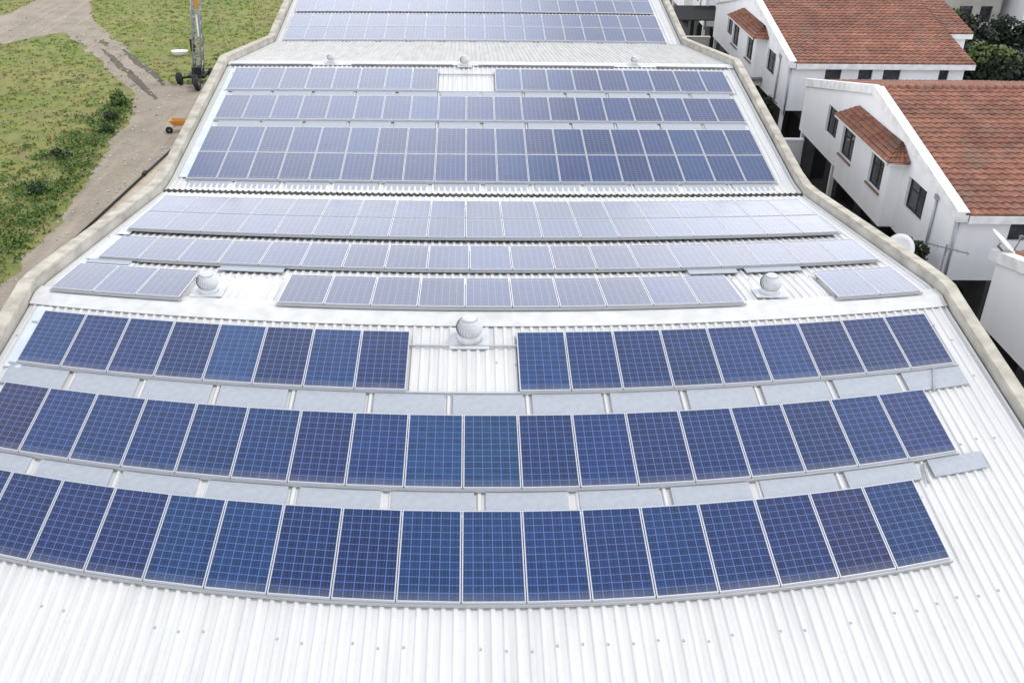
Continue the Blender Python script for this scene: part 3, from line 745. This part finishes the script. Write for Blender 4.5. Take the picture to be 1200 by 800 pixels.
# lattice mast on a wheeled trailer
ms = thing('lattice_mast', (-17.3, 45.4, GZ), 'tall grey lattice mast on a black wheeled trailer beside the gravel track', 'mast')
bx, by = -17.22, 45.9
def mastc(z): return Vector((bx + (z - GZ) * .075, by, z))
mb = MB(); zt = GZ + 8.5; hw = .27
for sx in (-1, 1):
    for sy in (-1, 1):
        mb.tube([mastc(GZ + .5) + Vector((sx * hw, sy * hw, 0)), mastc(zt) + Vector((sx * hw * .8, sy * hw * .8, 0))], .05, 6)
mb.build('chord', MT['steel'], ms, (bx, by, GZ))
mb = MB(); k = 0; z = GZ + .5
while z < zt - .4:
    f0 = hw * (1 - .2 * (z - GZ) / 8.5); c0, c1 = mastc(z), mastc(z + .42)
    for (ax, ay, bx_, by_) in ((-1, -1, 1, -1), (1, -1, 1, 1), (1, 1, -1, 1), (-1, 1, -1, -1)):
        s_, e_ = ((ax, ay), (bx_, by_)) if k % 2 else ((bx_, by_), (ax, ay))
        mb.tube([c0 + Vector((s_[0] * f0, s_[1] * f0, 0)), c1 + Vector((e_[0] * f0, e_[1] * f0, 0))], .028, 5)
        mb.tube([c0 + Vector((ax * f0, ay * f0, 0)), c0 + Vector((bx_ * f0, by_ * f0, 0))], .022, 5)
    z += .42; k += 1
mb.build('bracing', MT['steel'], ms, (bx, by, GZ))
mb = MB(); mb.box(mastc(GZ + 2.35) + Vector((-.32, -.05, 0)), (.22, .25, .75)); mb.build('control_box', MT['black'], ms, tuple(mastc(GZ + 2)))
mb = MB(); mb.box(mastc(GZ + 4.95) + Vector((.1, -.25, 0)), (.30, .16, .55)); mb.build('warning_plate', MT['orange'], ms, tuple(mastc(GZ + 4.9)))
mb = MB(); mb.box(mastc(GZ + 3.6) + Vector((.12, -.26, 0)), (.10, .08, 1.3)); mb.build('cable_tray', MT['plastic'], ms, tuple(mastc(GZ + 3.4)))
mb = MB(); mb.box((bx, by, GZ + .48), (1.1, 1.3, .16)); mb.box((bx, by, GZ + .75), (.62, .62, .5)); mb.tube([(bx - .4, by - .4, GZ + .45), (bx - 1.0, by - .7, GZ + .42)], .07); mb.tube([(bx + .3, by - .6, GZ + .45), (bx + .4, by - 2.0, GZ + .42)], .07)
mb.build('trailer_frame', MT['black'], ms, (bx, by, GZ))
for (wx, wy) in ((bx - 1.05, by - .7), (bx + .38, by - 2.0), (bx + .75, by + .5), (bx + .1, by - 1.2)):
    wh = MB(); wc = Vector((wx, wy, GZ + .40))
    wh.lathe([(.16, -.12), (.36, -.13), (.40, -.06), (.40, .06), (.36, .13), (.16, .12)], wc, 24, 0, Matrix.Rotation(R(80), 3, 'Y'))
    wo = wh.build('wheel', MT['black'], ms, tuple(wc))
    rm = MB(); rm.lathe([(.05, -.125), (.15, -.115), (.15, .115), (.05, .125)], wc, 16, 0, Matrix.Rotation(R(80), 3, 'Y'))
    ro = rm.build('rim', MT['greymetal'], wo, tuple(wc), loc=(0, 0, 0))
for (gx, gy) in ((-16.0, 50.5), (-15.2, 48.8), (-16.6, 52.2)):
    mb = MB(); mb.tube([mastc(zt - .6), (gx, gy, GZ)], .012, 5); mb.build('guy_wire', MT['steel'], ms, (gx, gy, GZ))

# ------------------------------------------------------------------ houses
def holed(mb, o, U, V, w_, h_, holes, depth, nrm, mi=0):
    """a wall face with real openings and reveals; o corner, U,V unit axes"""
    o, U, V, nrm = Vector(o), Vector(U), Vector(V), Vector(nrm)
    us = sorted(set([0, w_] + [q for h in holes for q in (h[0], h[2])])); vs = sorted(set([0, h_] + [q for h in holes for q in (h[1], h[3])]))
    P = lambda u, v, d=0: o + U * u + V * v - nrm * d
    flip = U.cross(V).dot(nrm) < 0
    def face(q): mb.add(q, [(0, 1, 2, 3) if not flip else (3, 2, 1, 0)], mi)
    for a, b in zip(us[:-1], us[1:]):
        for c_, d in zip(vs[:-1], vs[1:]):
            if any(h[0] <= a and b <= h[2] and h[1] <= c_ and d <= h[3] for h in holes): continue
            face([P(a, c_), P(b, c_), P(b, d), P(a, d)])
    for a, c_, b, d in holes:
        for (p, q) in (((a, c_), (b, c_)), ((b, c_), (b, d)), ((b, d), (a, d)), ((a, d), (a, c_))):
            face([P(*p), P(*p, depth), P(*q, depth), P(*q)])
def window(parent, o, U, V, w_, h_, nrm, nm=2, sill=None, loc0=(0, 0, 0), rec=.09):
    """frame with mullions in a recess, glass behind it, optional sill"""
    o, U, V, nrm = Vector(o), Vector(U), Vector(V), Vector(nrm)
    o = o - nrm * rec; fr = MB(); t = .05
    def bar(u0, v0, u1, v1, d0=0, d1=.05, m=fr):
        m.hexa([o + U * u + V * v - nrm * d for d in (d1, d0) for v in (v0, v1) for u in (u0, u1)])
    bar(0, 0, w_, t); bar(0, h_ - t, w_, h_); bar(0, t, t, h_ - t); bar(w_ - t, t, w_, h_ - t)
    for k in range(1, nm): bar(w_ * k / nm - t / 2, t, w_ * k / nm + t / 2, h_ - t, .004)
    bar(t, h_ * .62, w_ - t, h_ * .62 + .035, .006)
    f = fr.build('window', MT['frame'], parent, tuple(o))
    g = MB(); g.hexa([o + U * u + V * v - nrm * d for d in (.04, .028) for v in (.01, h_ - .01) for u in (.01, w_ - .01)]); g.build('pane', MT['glass'], f, tuple(o), loc=(0, 0, 0))
    if sill:
        s_ = MB(); s_.hexa([o + U * u + V * v - nrm * d for d in (-.0, -(rec + .06)) for v in (-.07, -.005) for u in (-.05, w_ + .05)]); s_.build('sill', sill, f, tuple(o), loc=(0, 0, 0))
def tiles(name, parent, A, B, C_, D, pitch=.28, course=.34, mi=MT['tile'], seed=1):
    """wavy clay tiles between eave A-B and ridge D-C (A under D, B under C), laid in stepped courses"""
    A, B, C_, D = map(Vector, (A, B, C_, D)); r = random.Random(seed)
    nr = (B - A).cross(D - A).normalized()
    if nr.z < 0: nr = -nr
    nx = max(4, int((B - A).length / pitch) * 5); nc = max(1, int((D - A).length / course)); mb = MB()
    for j in range(nc):
        tcol = r.uniform(.86, 1.12)
        for e, (v, h) in enumerate(((j / nc, .055), ((j + 1) / nc, .012))):
            pass
        rows_ = []
        for (v, h) in ((j / nc, .0), (j / nc, .058), (min(1, (j + 1.08) / nc), .014)):
            row = []
            for i in range(nx + 1):
                u = i / nx; p = A.lerp(B, u).lerp(D.lerp(C_, u), v)
                ph = 2 * math.pi * (u * (B - A).length / pitch)
                row.append(p + nr * (h + (.022 * math.sin(ph) if h > .01 else 0) + .006 * mnoise.noise((p.x * 1.3, p.y * 1.3, p.z))))
            rows_.append(row)
        vs_ = [q for row in rows_ for q in row]; n_ = nx + 1
        b0 = len(mb.v)
        mb.add(vs_, [(k * n_ + i, k * n_ + i + 1, (k + 1) * n_ + i + 1, (k + 1) * n_ + i) for k in range(2) for i in range(nx)], 0, False)
        for i in range(3 * n_):
            tt_ = int((i % n_) / 5); q = tcol * (.84 + .32 * ((math.sin(tt_ * 12.9898 + j * 78.233) * 43758.5453) % 1))
            mb.col[b0 + i] = (q, q * .98, q * .96)
    mb.hascol = True
    # underside
    mb.add([A - nr * .05, B - nr * .05, C_ - nr * .05, D - nr * .05], [(3, 2, 1, 0)], 0)
    return mb.build(name, mi, parent, tuple(A))
XF, X2, DEP = 15.0, 23.2, 15.7
def house(y0, label, awning=False, detail=True, ext=True):
    zE, zF, zR = -1.66, -1.86, -.10; yr = y0 + 8.03; yf = y0 + DEP; zo = -3.97
    h = thing('tiled_house', (XF, y0, GZ), label, 'house', 'white tiled houses beside the warehouse')
    Y, Z, X = (0, 1, 0), (0, 0, 1), (1, 0, 0)
    mb = MB()
    W4 = (y0 + 2.20, -2.92, y0 + 3.70, -1.80); W1 = (y0 + 11.1, -3.02, y0 + 12.45, -1.90)
    holes = [(a - y0, b - zo, c_ - y0, d - zo) for a, b, c_, d in (W4, W1)]
    # gable front above the overhang
    zt_ = zF
    hh = [(a, b, c_, min(d, zt_ - zo)) for a, b, c_, d in holes]
    holed(mb, (XF, y0, zo), Y, Z, DEP, zt_ - zo, hh, .3, (-1, 0, 0))
    mb.add([(XF, y0, zt_), (XF, y0, zE), (XF, yr, zR), (XF, yf, zF)], [(0, 1, 2, 3)])
    # overhang soffit and recessed ground floor
    xg = XF + 1.5
    mb.add([(XF, y0, zo), (XF, yf, zo), (xg, yf, zo), (xg, y0, zo)], [(0, 1, 2, 3)])
    gb = MB()
    holed(gb, (xg, y0, GZ), Y, Z, DEP, zo - GZ, [(1.2, .0, 4.6, 2.6), (6.2, .9, 8.6, 2.5), (9.6, 0, 10.8, 2.4), (11.6, .9, 13.9, 2.5)], .35, (-1, 0, 0))
    # near side wall and far side wall
    near = [(1.75, zE - .95 - GZ, 2.5, zE - .27 - GZ), (3.3, zE - .9 - GZ, 3.95, zE - .27 - GZ), (4.45, zE - .9 - GZ, 5.25, zE - .27 - GZ), (7.05, zE - .85 - GZ, 7.5, zE - .27 - GZ)]
    gar = (1.55, 0, 4.2, 2.7)
    holed(mb, (XF, y0, zo), X, Z, X2 - XF, zE - zo, [(a, b + GZ - zo, c_, d + GZ - zo) for a, b, c_, d in near], .3, (0, -1, 0))
    holed(gb, (xg, y0, GZ), X, Z, X2 - xg, zo - GZ, [(.4, 0, 3.2, 2.7)], .3, (0, -1, 0))
    holed(mb, (XF, yf, zo), X, Z, X2 - XF, zF - zo, [], .3, (0, 1, 0)); holed(mb, (xg, yf, GZ), X, Z, X2 - xg, zo - GZ, [], .3, (0, 1, 0))
    mb.add([(X2, y0, GZ), (X2, yf, GZ), (X2, yf, zF), (X2, yr, zR), (X2, y0, zE)], [(0, 1, 2, 3, 4)])
    mb.build('wall', MT['plaster'], h, (XF, y0, GZ))
    gb.build('ground_floor_wall', MT['shadewall'], h, (xg, y0, GZ))
    # dark rooms behind the ground floor openings
    mb = MB(); mb.box2((xg + .36, y0 + .4, GZ + .01), (xg + 3.3, yf - .4, zo - .05)); mb.build('interior', MT['dark'], h, (xg, y0, GZ))
    # oriel with two windows under its own little tiled roof
    xb = XF - .5; ya, yb = y0 + 4.2, y0 + 9.3
    mb = MB(); W3 = (y0 + 4.7, -2.85, y0 + 5.95, -1.72); W2 = (y0 + 7.75, -2.85, y0 + 9.1, -1.72)
    zb0, zb1 = -3.90, -1.42
    holed(mb, (xb, ya, zb0), Y, Z, yb - ya, zb1 - zb0, [(a - ya, b - zb0, c_ - ya, d - zb0) for a, b, c_, d in (W3, W2)], .25, (-1, 0, 0))
    mb.add([(xb, ya, zb0), (XF - .002, ya, zb0), (XF - .002, ya, zb1), (xb, ya, zb1)], [(0, 1, 2, 3)])
    mb.add([(xb, yb, zb0), (XF - .002, yb, zb0), (XF - .002, yb, zb1), (xb, yb, zb1)], [(3, 2, 1, 0)])
    mb.add([(xb, ya, zb0), (xb, yb, zb0), (XF - .002, yb, zb0), (XF - .002, ya, zb0)], [(0, 1, 2, 3)])
    mb.build('oriel', MT['plaster'], h, (xb, ya, zb0))
    e = tiles('canopy_roof', h, (xb - .28, ya - .35, -1.47), (xb - .28, yb + .3, -1.47), (XF - .03, yb - .15, -1.02), (XF - .03, ya + .55, -1.02), .2, .22, seed=5)
    tiles('canopy_roof', h, (XF - .03, ya - .4, -1.47), (xb - .28, ya - .35, -1.47), (XF - .06, ya + .54, -1.03), (XF - .03, ya + .55, -1.02), .2, .22, seed=6)
    mb = MB(); mb.box2((xb - .26, ya - .33, -1.56), (xb - .22, yb + .28, -1.47)); mb.box2((xb - .26, ya - .33, -1.56), (XF - .01, ya - .29, -1.47)); mb.build('canopy_fascia', MT['verge'], h, (xb, ya, -1.5))
    for (a, b, c_, d), xx, nm, sl_ in ((W4, XF, 2, None), (W1, XF, 2, None), (W3, xb, 2, MT['wood']), (W2, xb, 2, MT['wood'])):
        d = min(d, zt_) if xx == XF else d
        window(h, (xx, a, b), Y, Z, c_ - a, d - b, (-1, 0, 0), nm, sl_)
    for a, b, c_, d in near: window(h, (XF + a, y0, b + GZ), X, Z, c_ - a, d - b, (0, -1, 0), 1, None)
    # roof
    ov = .32
    dz = (zR - zE) / 8.03; dzf = (zR - zF) / (DEP - 8.03)
    tiles('roof', h, (XF + .12, y0 - ov, zE - ov * dz + .07), (X2 + .3, y0 - ov, zE - ov * dz + .07), (X2 + .3, yr, zR + .07), (XF + .12, yr, zR + .07), seed=int(y0) + 60)
    tiles('roof', h, (X2 + .3, yf + ov, zF - ov * dzf + .07), (XF + .12, yf + ov, zF - ov * dzf + .07), (XF + .12, yr, zR + .07), (X2 + .3, yr, zR + .07), seed=int(y0) + 90)
    if ext:
        yx = y0 + 3.1; zx = zE + 3.1 * dz
        tiles('roof', h, (X2 + .31, yx, zx + .06), (X2 + 1.5, yx, zx + .06), (X2 + 1.5, yr, zR + .06), (X2 + .31, yr, zR + .06), seed=int(y0) + 70)
        tiles('roof', h, (X2 + 1.5, yf, zF + .06), (X2 + .31, yf, zF + .06), (X2 + .31, yr, zR + .06), (X2 + 1.5, yr, zR + .06), seed=int(y0) + 71)
        mb = MB(); mb.add([(X2 + .02, yx + .25, GZ), (X2 + 1.3, yx + .25, GZ), (X2 + 1.3, yx + .25, zx), (X2 + .02, yx + .25, zx)], [(0, 1, 2, 3)])
        mb.add([(X2 + 1.3, yx + .25, GZ), (X2 + 1.3, yf - .2, GZ), (X2 + 1.3, yf - .2, zF), (X2 + 1.3, yr, zR), (X2 + 1.3, yx + .25, zx)], [(0, 1, 2, 3, 4)]); mb.build('wall', MT['plaster'], h, (X2, yx, GZ))
        mb = MB(); mb.box2((X2 + .34, yx - .03, zx - .20), (X2 + 1.5, yx + .03, zx + .03)); mb.build('fascia', MT['verge'], h, (X2, yx, zx))
    mb = MB(); nseg = 26
    for k in range(nseg):   # ridge tiles
        x0_ = XF + .12 + (X2 + .2 - XF) * k / nseg; x1_ = x0_ + (X2 + .2 - XF) / nseg * 1.04
        mb.tube([(x0_, yr, zR + .08), (x1_, yr, zR + .075)], .115, 10, 0, True, .10)
    mb.col = [(1.05, 1.0, .97)] * len(mb.v); mb.hascol = True
    mb.build('ridge_tiles', MT['tile'], h, (XF, yr, zR))
    # white verge along the gable, eave fascia and gutter
    for (p, q, nm_) in (((y0 - ov, zE - ov * dz), (yr, zR), 'verge'), ((yr, zR), (yf + ov, zF - ov * dzf), 'verge')):
        mb = MB(); mb.hexa([(XF - .10, p[0], p[1] - .16), (XF + .24, p[0], p[1] - .16), (XF - .10, q[0], q[1] - .16), (XF + .24, q[0], q[1] - .16),
                            (XF - .10, p[0], p[1] + .17), (XF + .24, p[0], p[1] + .17), (XF - .10, q[0], q[1] + .17), (XF + .24, q[0], q[1] + .17)])
        mb.build(nm_, MT['verge'], h, (XF, p[0], p[1]))
    mb = MB(); zz = zE - ov * dz; mb.box2((XF + .26, y0 - ov - .05, zz - .19), (X2 + .3, y0 - ov - .0, zz + .05)); mb.box2((XF + .26, y0 - ov, zz - .17), (X2 + .3, y0 - .003, zz - .13)); mb.build('fascia', MT['verge'], h, (XF, y0, zz))
    mb = MB(); zz = zF - ov * dzf; mb.box2((XF + .26, yf + ov, zz - .19), (X2 + .3, yf + ov + .05, zz + .05)); mb.build('fascia', MT['verge'], h, (XF, yf, zz))
    for (px, py, z0_) in ((XF - .05, y0 + 1.35, -1.7), (XF + .10, y0 - .06, -1.85)):
        mb = MB(); mb.tube([(px, py, z0_), (px, py, zo - .2)], .045, 8); mb.box((px, py, z0_), (.14, .14, .16)); mb.build('downpipe', MT['steel'], h, (px, py, zo))
    for yy in (y0 + .3, y0 + 11.0, y0 + 15.4):
        mb = MB(); mb.box2((XF + .03, yy - .08, GZ), (XF + .19, yy + .08, zo - .002)); mb.build('column', MT['plaster'], h, (XF + .1, yy, GZ))
    if int(y0) == 28:   # grey slab over the side door
        mb = MB(); mb.hexa([(XF - 1.1, y0 + 3.9, -3.62), (XF - .003, y0 + 3.9, -3.62), (XF - 1.1, y0 + 7.6, -3.62), (XF - .003, y0 + 7.6, -3.62), (XF - 1.1, y0 + 3.9, -3.5), (XF - .003, y0 + 3.9, -3.46), (XF - 1.1, y0 + 7.6, -3.5), (XF - .003, y0 + 7.6, -3.46)])
        mb.build('door_canopy', MT['greymetal'], h, (XF, y0 + 5, -3.5))
    if awning:
        mb = MB(); mb.hexa([(13.0, y0 - 1.6, -3.3), (15.6, y0 - 1.6, -3.3), (13.0, y0 - .02, -2.75), (15.6, y0 - .02, -2.75), (13.0, y0 - 1.6, -3.24), (15.6, y0 - 1.6, -3.24), (13.0, y0 - .02, -2.69), (15.6, y0 - .02, -2.69)])
        mb.build('awning', MT['black'], h, (13, y0, -3))
    return h
house(-8.93, 'white house nearest the camera, only its blank gable wall showing beside the parapet')
house(9.66, 'white house with the broad red tiled roof and four dark gable windows beside the valley')
house(28.25, 'white house with red tiled roof standing between the middle house and the top edge', )
house(46.82, 'white house farthest up the alley, mostly cut off behind the parapet', awning=True)

# walls, sheds and clutter in the alley
def bwall(x0, x1, y, z, label, m='plaster2'):
    mb = MB(); mb.box2((x0, y, GZ), (x1, y + .2, z)); mb.box2((x0 - .03, y - .04, z + .002), (x1 + .03, y + .24, z + .06))
    tag(mb.build('boundary_wall', MT[m], None, (x0, y, GZ)), label, 'wall', 'boundary walls across the alley')
bwall(11.3, 14.95, 24.4, -4.2, 'white boundary wall across the alley between the two nearer tiled houses', 'plaster')
bwall(11.3, 14.9, 44.2, -4.1, 'cream boundary wall across the alley below the farthest house')
def shed(x0, x1, y0, y1, z, label):
    t = thing('shed', ((x0 + x1) / 2, (y0 + y1) / 2, GZ), label, 'shed', 'dark sheds in the alley')
    mb = MB(); mb.box2((x0, y0, GZ), (x1, y1, z)); mb.build('wall', MT['shed'], t, (x0, y0, GZ))
    mb = MB(); n = 14; vs_ = []
    for i in range(n * 2 + 1):
        x = x0 - .15 + (x1 - x0 + .3) * i / (2 * n); d = .04 * (i % 2)
        vs_ += [(x, y0 - .2, z + .01 + d), (x, y1 + .2, z + .25 + d)]
    mb.add(vs_, [(2 * i, 2 * i + 2, 2 * i + 3, 2 * i + 1) for i in range(2 * n)]); mb.build('roof', MT['greymetal'], t, (x0, y0, z))
    mb = MB(); mb.box2((x0 + .3, y0 - .03, GZ), (x0 + 1.1, y0 - .003, GZ + 1.9)); mb.build('door', MT['greymetal'], t, (x0, y0, GZ))
shed(12.2, 14.2, 20.6, 22.6, -5.2, 'dark grey shed in the alley against the white boundary wall')
shed(11.9, 13.6, 40.6, 42.6, -4.9, 'dark grey shed in the alley below the cream boundary wall')
def dish(p, r_, nrm, label, pole_to):
    p = Vector(p); t = thing('satellite_dish', p, label, 'satellite dish', 'satellite dishes')
    rot = Vector(nrm).to_track_quat('Z', 'Y').to_matrix()
    mb = MB(); n = 28; vs_ = []; pr = [(.02, 0), (.35, .012), (.7, .055), (1, .12), (1.0, .10), (.7, .035), (.35, -.01), (.02, -.022)]
    for rr, z in pr:
        for k in range(n):
            a = 6.2832 * k / n; vs_.append(rot @ Vector((rr * r_ * math.cos(a), rr * r_ * 1.12 * math.sin(a), z * r_ * 2)) + p)
    mb.add(vs_, [(i * n + k, i * n + (k + 1) % n, (i + 1) * n + (k + 1) % n, (i + 1) * n + k) for i in range(len(pr) - 1) for k in range(n)] + [tuple(range(n))], 0, True)
    mb.build('reflector', MT['plastic'], t, tuple(p))
    mb = MB(); tip = p + rot @ Vector((0, -r_ * .55, r_ * 1.15)); mb.tube([p + rot @ Vector((0, -r_ * 1.0, .1)), tip], .018, 6); mb.box(tip, (.09, .09, .12)); mb.build('feed_arm', MT['greymetal'], t, tuple(p))
    mb = MB(); b_ = p - rot @ Vector((0, 0, .12)); mb.tube([p - rot @ Vector((0, 0, .02)), b_, Vector(pole_to)], .03, 8); mb.build('pole', MT['greymetal'], t, tuple(p))
dish((13.3, 9.2, -2.72), .42, (-.25, -.72, .62), 'white satellite dish on a pole in the alley beside the ivy', (13.45, 9.4, GZ))
dish((15.05, 6.9, -1.5), .40, (.62, -.16, .76), 'white satellite dish on the roof corner of the nearest house', (15.25, 6.45, -1.86))
# TV antenna
an = thing('antenna', (12.55, 4.95, GZ), 'thin grey television antenna on a pole standing in the alley behind the parapet', 'antenna')
mb = MB(); mb.tube([(12.55, 4.95, GZ), (12.55, 4.95, -.72)], .03, 8); mb.build('pole', MT['greymetal'], an, (12.55, 4.95, GZ))
mb = MB(); mb.tube([(12.1, 5.2, -.78), (13.05, 4.7, -.86)], .02, 6)
for k in range(5):
    q = Vector((12.15, 5.17, -.785)).lerp(Vector((13.0, 4.73, -.855)), k / 4); mb.tube([q + Vector((-.05, -.12, 0)) * 1.6, q + Vector((.05, .12, 0)) * 1.6], .008, 5)
mb.build('crossbar', MT['greymetal'], an, (12.55, 4.95, -.8))
IV = [(.012, .02, .010), (.02, .03, .014), (.03, .04, .02)]
plant('climbing_plant', 14.0, 10.3, 4.75, .7, 1500, .07, IV, 'dark climbing plant on the alley wall behind the satellite dish', 'climbing plant', 'dark plants in the alley', 6, 21, .05)
plant('climbing_plant', 14.2, 8.3, 4.5, .6, 1100, .07, IV, 'dark climbing plant in the alley between the dish and the antenna', 'climbing plant', 'dark plants in the alley', 5, 22, .05)
plant('climbing_plant', 13.7, 28.6, 4.4, 1.0, 1500, .08, IV, 'dark climbing plant in the alley beyond the white boundary wall', 'climbing plant', 'dark plants in the alley', 5, 23, .05)

# ------------------------------------------------------------------ trees and houses behind, on the right
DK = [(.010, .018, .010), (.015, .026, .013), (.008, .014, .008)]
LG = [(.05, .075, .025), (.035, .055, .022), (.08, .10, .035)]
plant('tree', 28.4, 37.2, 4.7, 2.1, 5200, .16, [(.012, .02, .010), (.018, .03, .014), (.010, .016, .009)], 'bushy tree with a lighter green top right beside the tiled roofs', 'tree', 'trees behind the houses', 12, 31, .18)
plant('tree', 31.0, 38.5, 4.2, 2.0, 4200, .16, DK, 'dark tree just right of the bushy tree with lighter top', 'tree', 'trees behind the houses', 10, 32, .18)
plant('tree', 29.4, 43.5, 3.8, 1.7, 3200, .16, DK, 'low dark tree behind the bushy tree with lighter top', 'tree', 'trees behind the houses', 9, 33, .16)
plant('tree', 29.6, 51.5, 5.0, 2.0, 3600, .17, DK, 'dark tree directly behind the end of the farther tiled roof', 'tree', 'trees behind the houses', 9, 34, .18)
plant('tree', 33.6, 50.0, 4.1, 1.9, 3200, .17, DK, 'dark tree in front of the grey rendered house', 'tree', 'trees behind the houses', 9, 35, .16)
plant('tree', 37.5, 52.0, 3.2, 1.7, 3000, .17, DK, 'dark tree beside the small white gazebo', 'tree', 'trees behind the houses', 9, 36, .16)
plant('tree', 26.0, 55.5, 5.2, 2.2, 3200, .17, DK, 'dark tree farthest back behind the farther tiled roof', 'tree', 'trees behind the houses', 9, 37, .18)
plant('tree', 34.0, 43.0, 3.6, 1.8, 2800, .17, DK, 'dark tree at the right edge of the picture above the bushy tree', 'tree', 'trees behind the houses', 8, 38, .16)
plant('tree', 35.0, 56.5, 3.0, 1.4, 2000, .16, LG, 'small green tree against the wall of the grey rendered house', 'tree', 'trees behind the houses', 7, 39, .12)
def far_house(x0, x1, y0, y1, z, m, label, holes, roofm):
    t = thing('rendered_house', ((x0 + x1) / 2, (y0 + y1) / 2, GZ), label, 'house', 'rendered houses far behind the trees')
    mb = MB(); holed(mb, (x0, y0, GZ), (1, 0, 0), (0, 0, 1), x1 - x0, z - GZ, holes, .3, (0, -1, 0)); holed(mb, (x0, y0, GZ), (0, 1, 0), (0, 0, 1), y1 - y0, z - GZ, [], .3, (-1, 0, 0)); holed(mb, (x1, y0, GZ), (0, 1, 0), (0, 0, 1), y1 - y0, z - GZ, [], .3, (1, 0, 0)); holed(mb, (x0, y1, GZ), (1, 0, 0), (0, 0, 1), x1 - x0, z - GZ, [], .3, (0, 1, 0))
    mb.build('wall', m, t, (x0, y0, GZ))
    mb = MB(); mb.box2((x0 + .2, y0 + .31, GZ + .02), (x1 - .2, y0 + 2.5, z - .3)); mb.build('interior', MT['dark'], t, (x0, y0, GZ))
    for a, b, c_, d in holes: window(t, (x0 + a, y0, GZ + b), (1, 0, 0), (0, 0, 1), c_ - a, d - b, (0, -1, 0), 2, None, rec=.15)
    mb = MB(); ym = (y0 + y1) / 2; zr = z + (y1 - y0) * .22
    mb.add([(x0 - .3, y0 - .4, z - .05), (x1 + .3, y0 - .4, z - .05), (x1 + .3, ym, zr), (x0 - .3, ym, zr), (x0 - .3, y1 + .4, z - .05), (x1 + .3, y1 + .4, z - .05),
            (x0 - .3, y0 - .4, z - .2), (x1 + .3, y0 - .4, z - .2), (x1 + .3, y1 + .4, z - .2), (x0 - .3, y1 + .4, z - .2)],
           [(0, 1, 2, 3), (3, 2, 5, 4), (7, 6, 9, 8), (6, 7, 1, 0), (8, 9, 4, 5), (6, 0, 3, 4, 9), (1, 7, 8, 5, 2)])
    mb.build('roof', roofm, t, (x0, y0, z))
far_house(36.6, 40.2, 60, 66, -3.2, MT['slab'], 'grey rendered house far behind the dark trees', [(.5, 1.2, 1.5, 2.4), (2.1, 1.2, 3.0, 2.4)], MT['greymetal'])
far_house(41.0, 48.0, 58, 66, -2.8, MT['plaster'], 'white rendered house far behind the trees in the top right corner', [(.3, .3, 1.0, 2.3), (1.35, .3, 2.0, 2.3), (4.0, 1.2, 5.2, 2.4)], MT['greymetal'])
gz = thing('gazebo', (39.6, 55.2, GZ), 'small white gazebo with a pointed roof in front of the white house', 'gazebo')
mb = MB(); q = .85; b_ = Vector((39.6, 55.2, GZ + 1.35))
mb.add([b_ + Vector((-q, -q, 0)), b_ + Vector((q, -q, 0)), b_ + Vector((q, q, 0)), b_ + Vector((-q, q, 0)), b_ + Vector((0, 0, .75))] + [b_ + Vector((i * q, j * q, -.12)) for i, j in ((-1, -1), (1, -1), (1, 1), (-1, 1))],
       [(0, 1, 4), (1, 2, 4), (2, 3, 4), (3, 0, 4), (5, 6, 1, 0), (6, 7, 2, 1), (7, 8, 3, 2), (8, 5, 0, 3)]); mb.build('canopy', MT['plastic'], gz, tuple(b_))
for i, j in ((-1, -1), (1, -1), (1, 1), (-1, 1)):
    mb = MB(); p_ = b_ + Vector((i * q * .92, j * q * .92, 0)); mb.tube([(p_.x, p_.y, GZ), (p_.x, p_.y, p_.z)], .04, 8); mb.build('post', MT['plastic'], gz, (p_.x, p_.y, GZ))

# loose stones along the track
def stones():
    mb = MB(); r = random.Random(12); k = 0
    while k < 700:
        x, y = r.uniform(-36, -11), r.uniform(14, 66)
        if not inpoly(x, y, ROAD): continue
        k += 1; q = r.uniform(.02, .075); rot = Matrix.Rotation(r.uniform(0, 3), 3, (r.random(), r.random(), 1))
        vs_ = [rot @ Vector((i * q * r.uniform(.6, 1.1), j * q * r.uniform(.6, 1.1), l * q * .6)) + Vector((x, y, GZ + .02)) for l in (-1, 1) for j in (-1, 1) for i in (-1, 1)]
        mb.hexa(vs_)
    o = mb.build('loose_stones', MT['slab'], None, (-20, 35, GZ)); tag(o, 'small loose stones scattered over the gravel track', 'stones', kind='stuff')
stones()
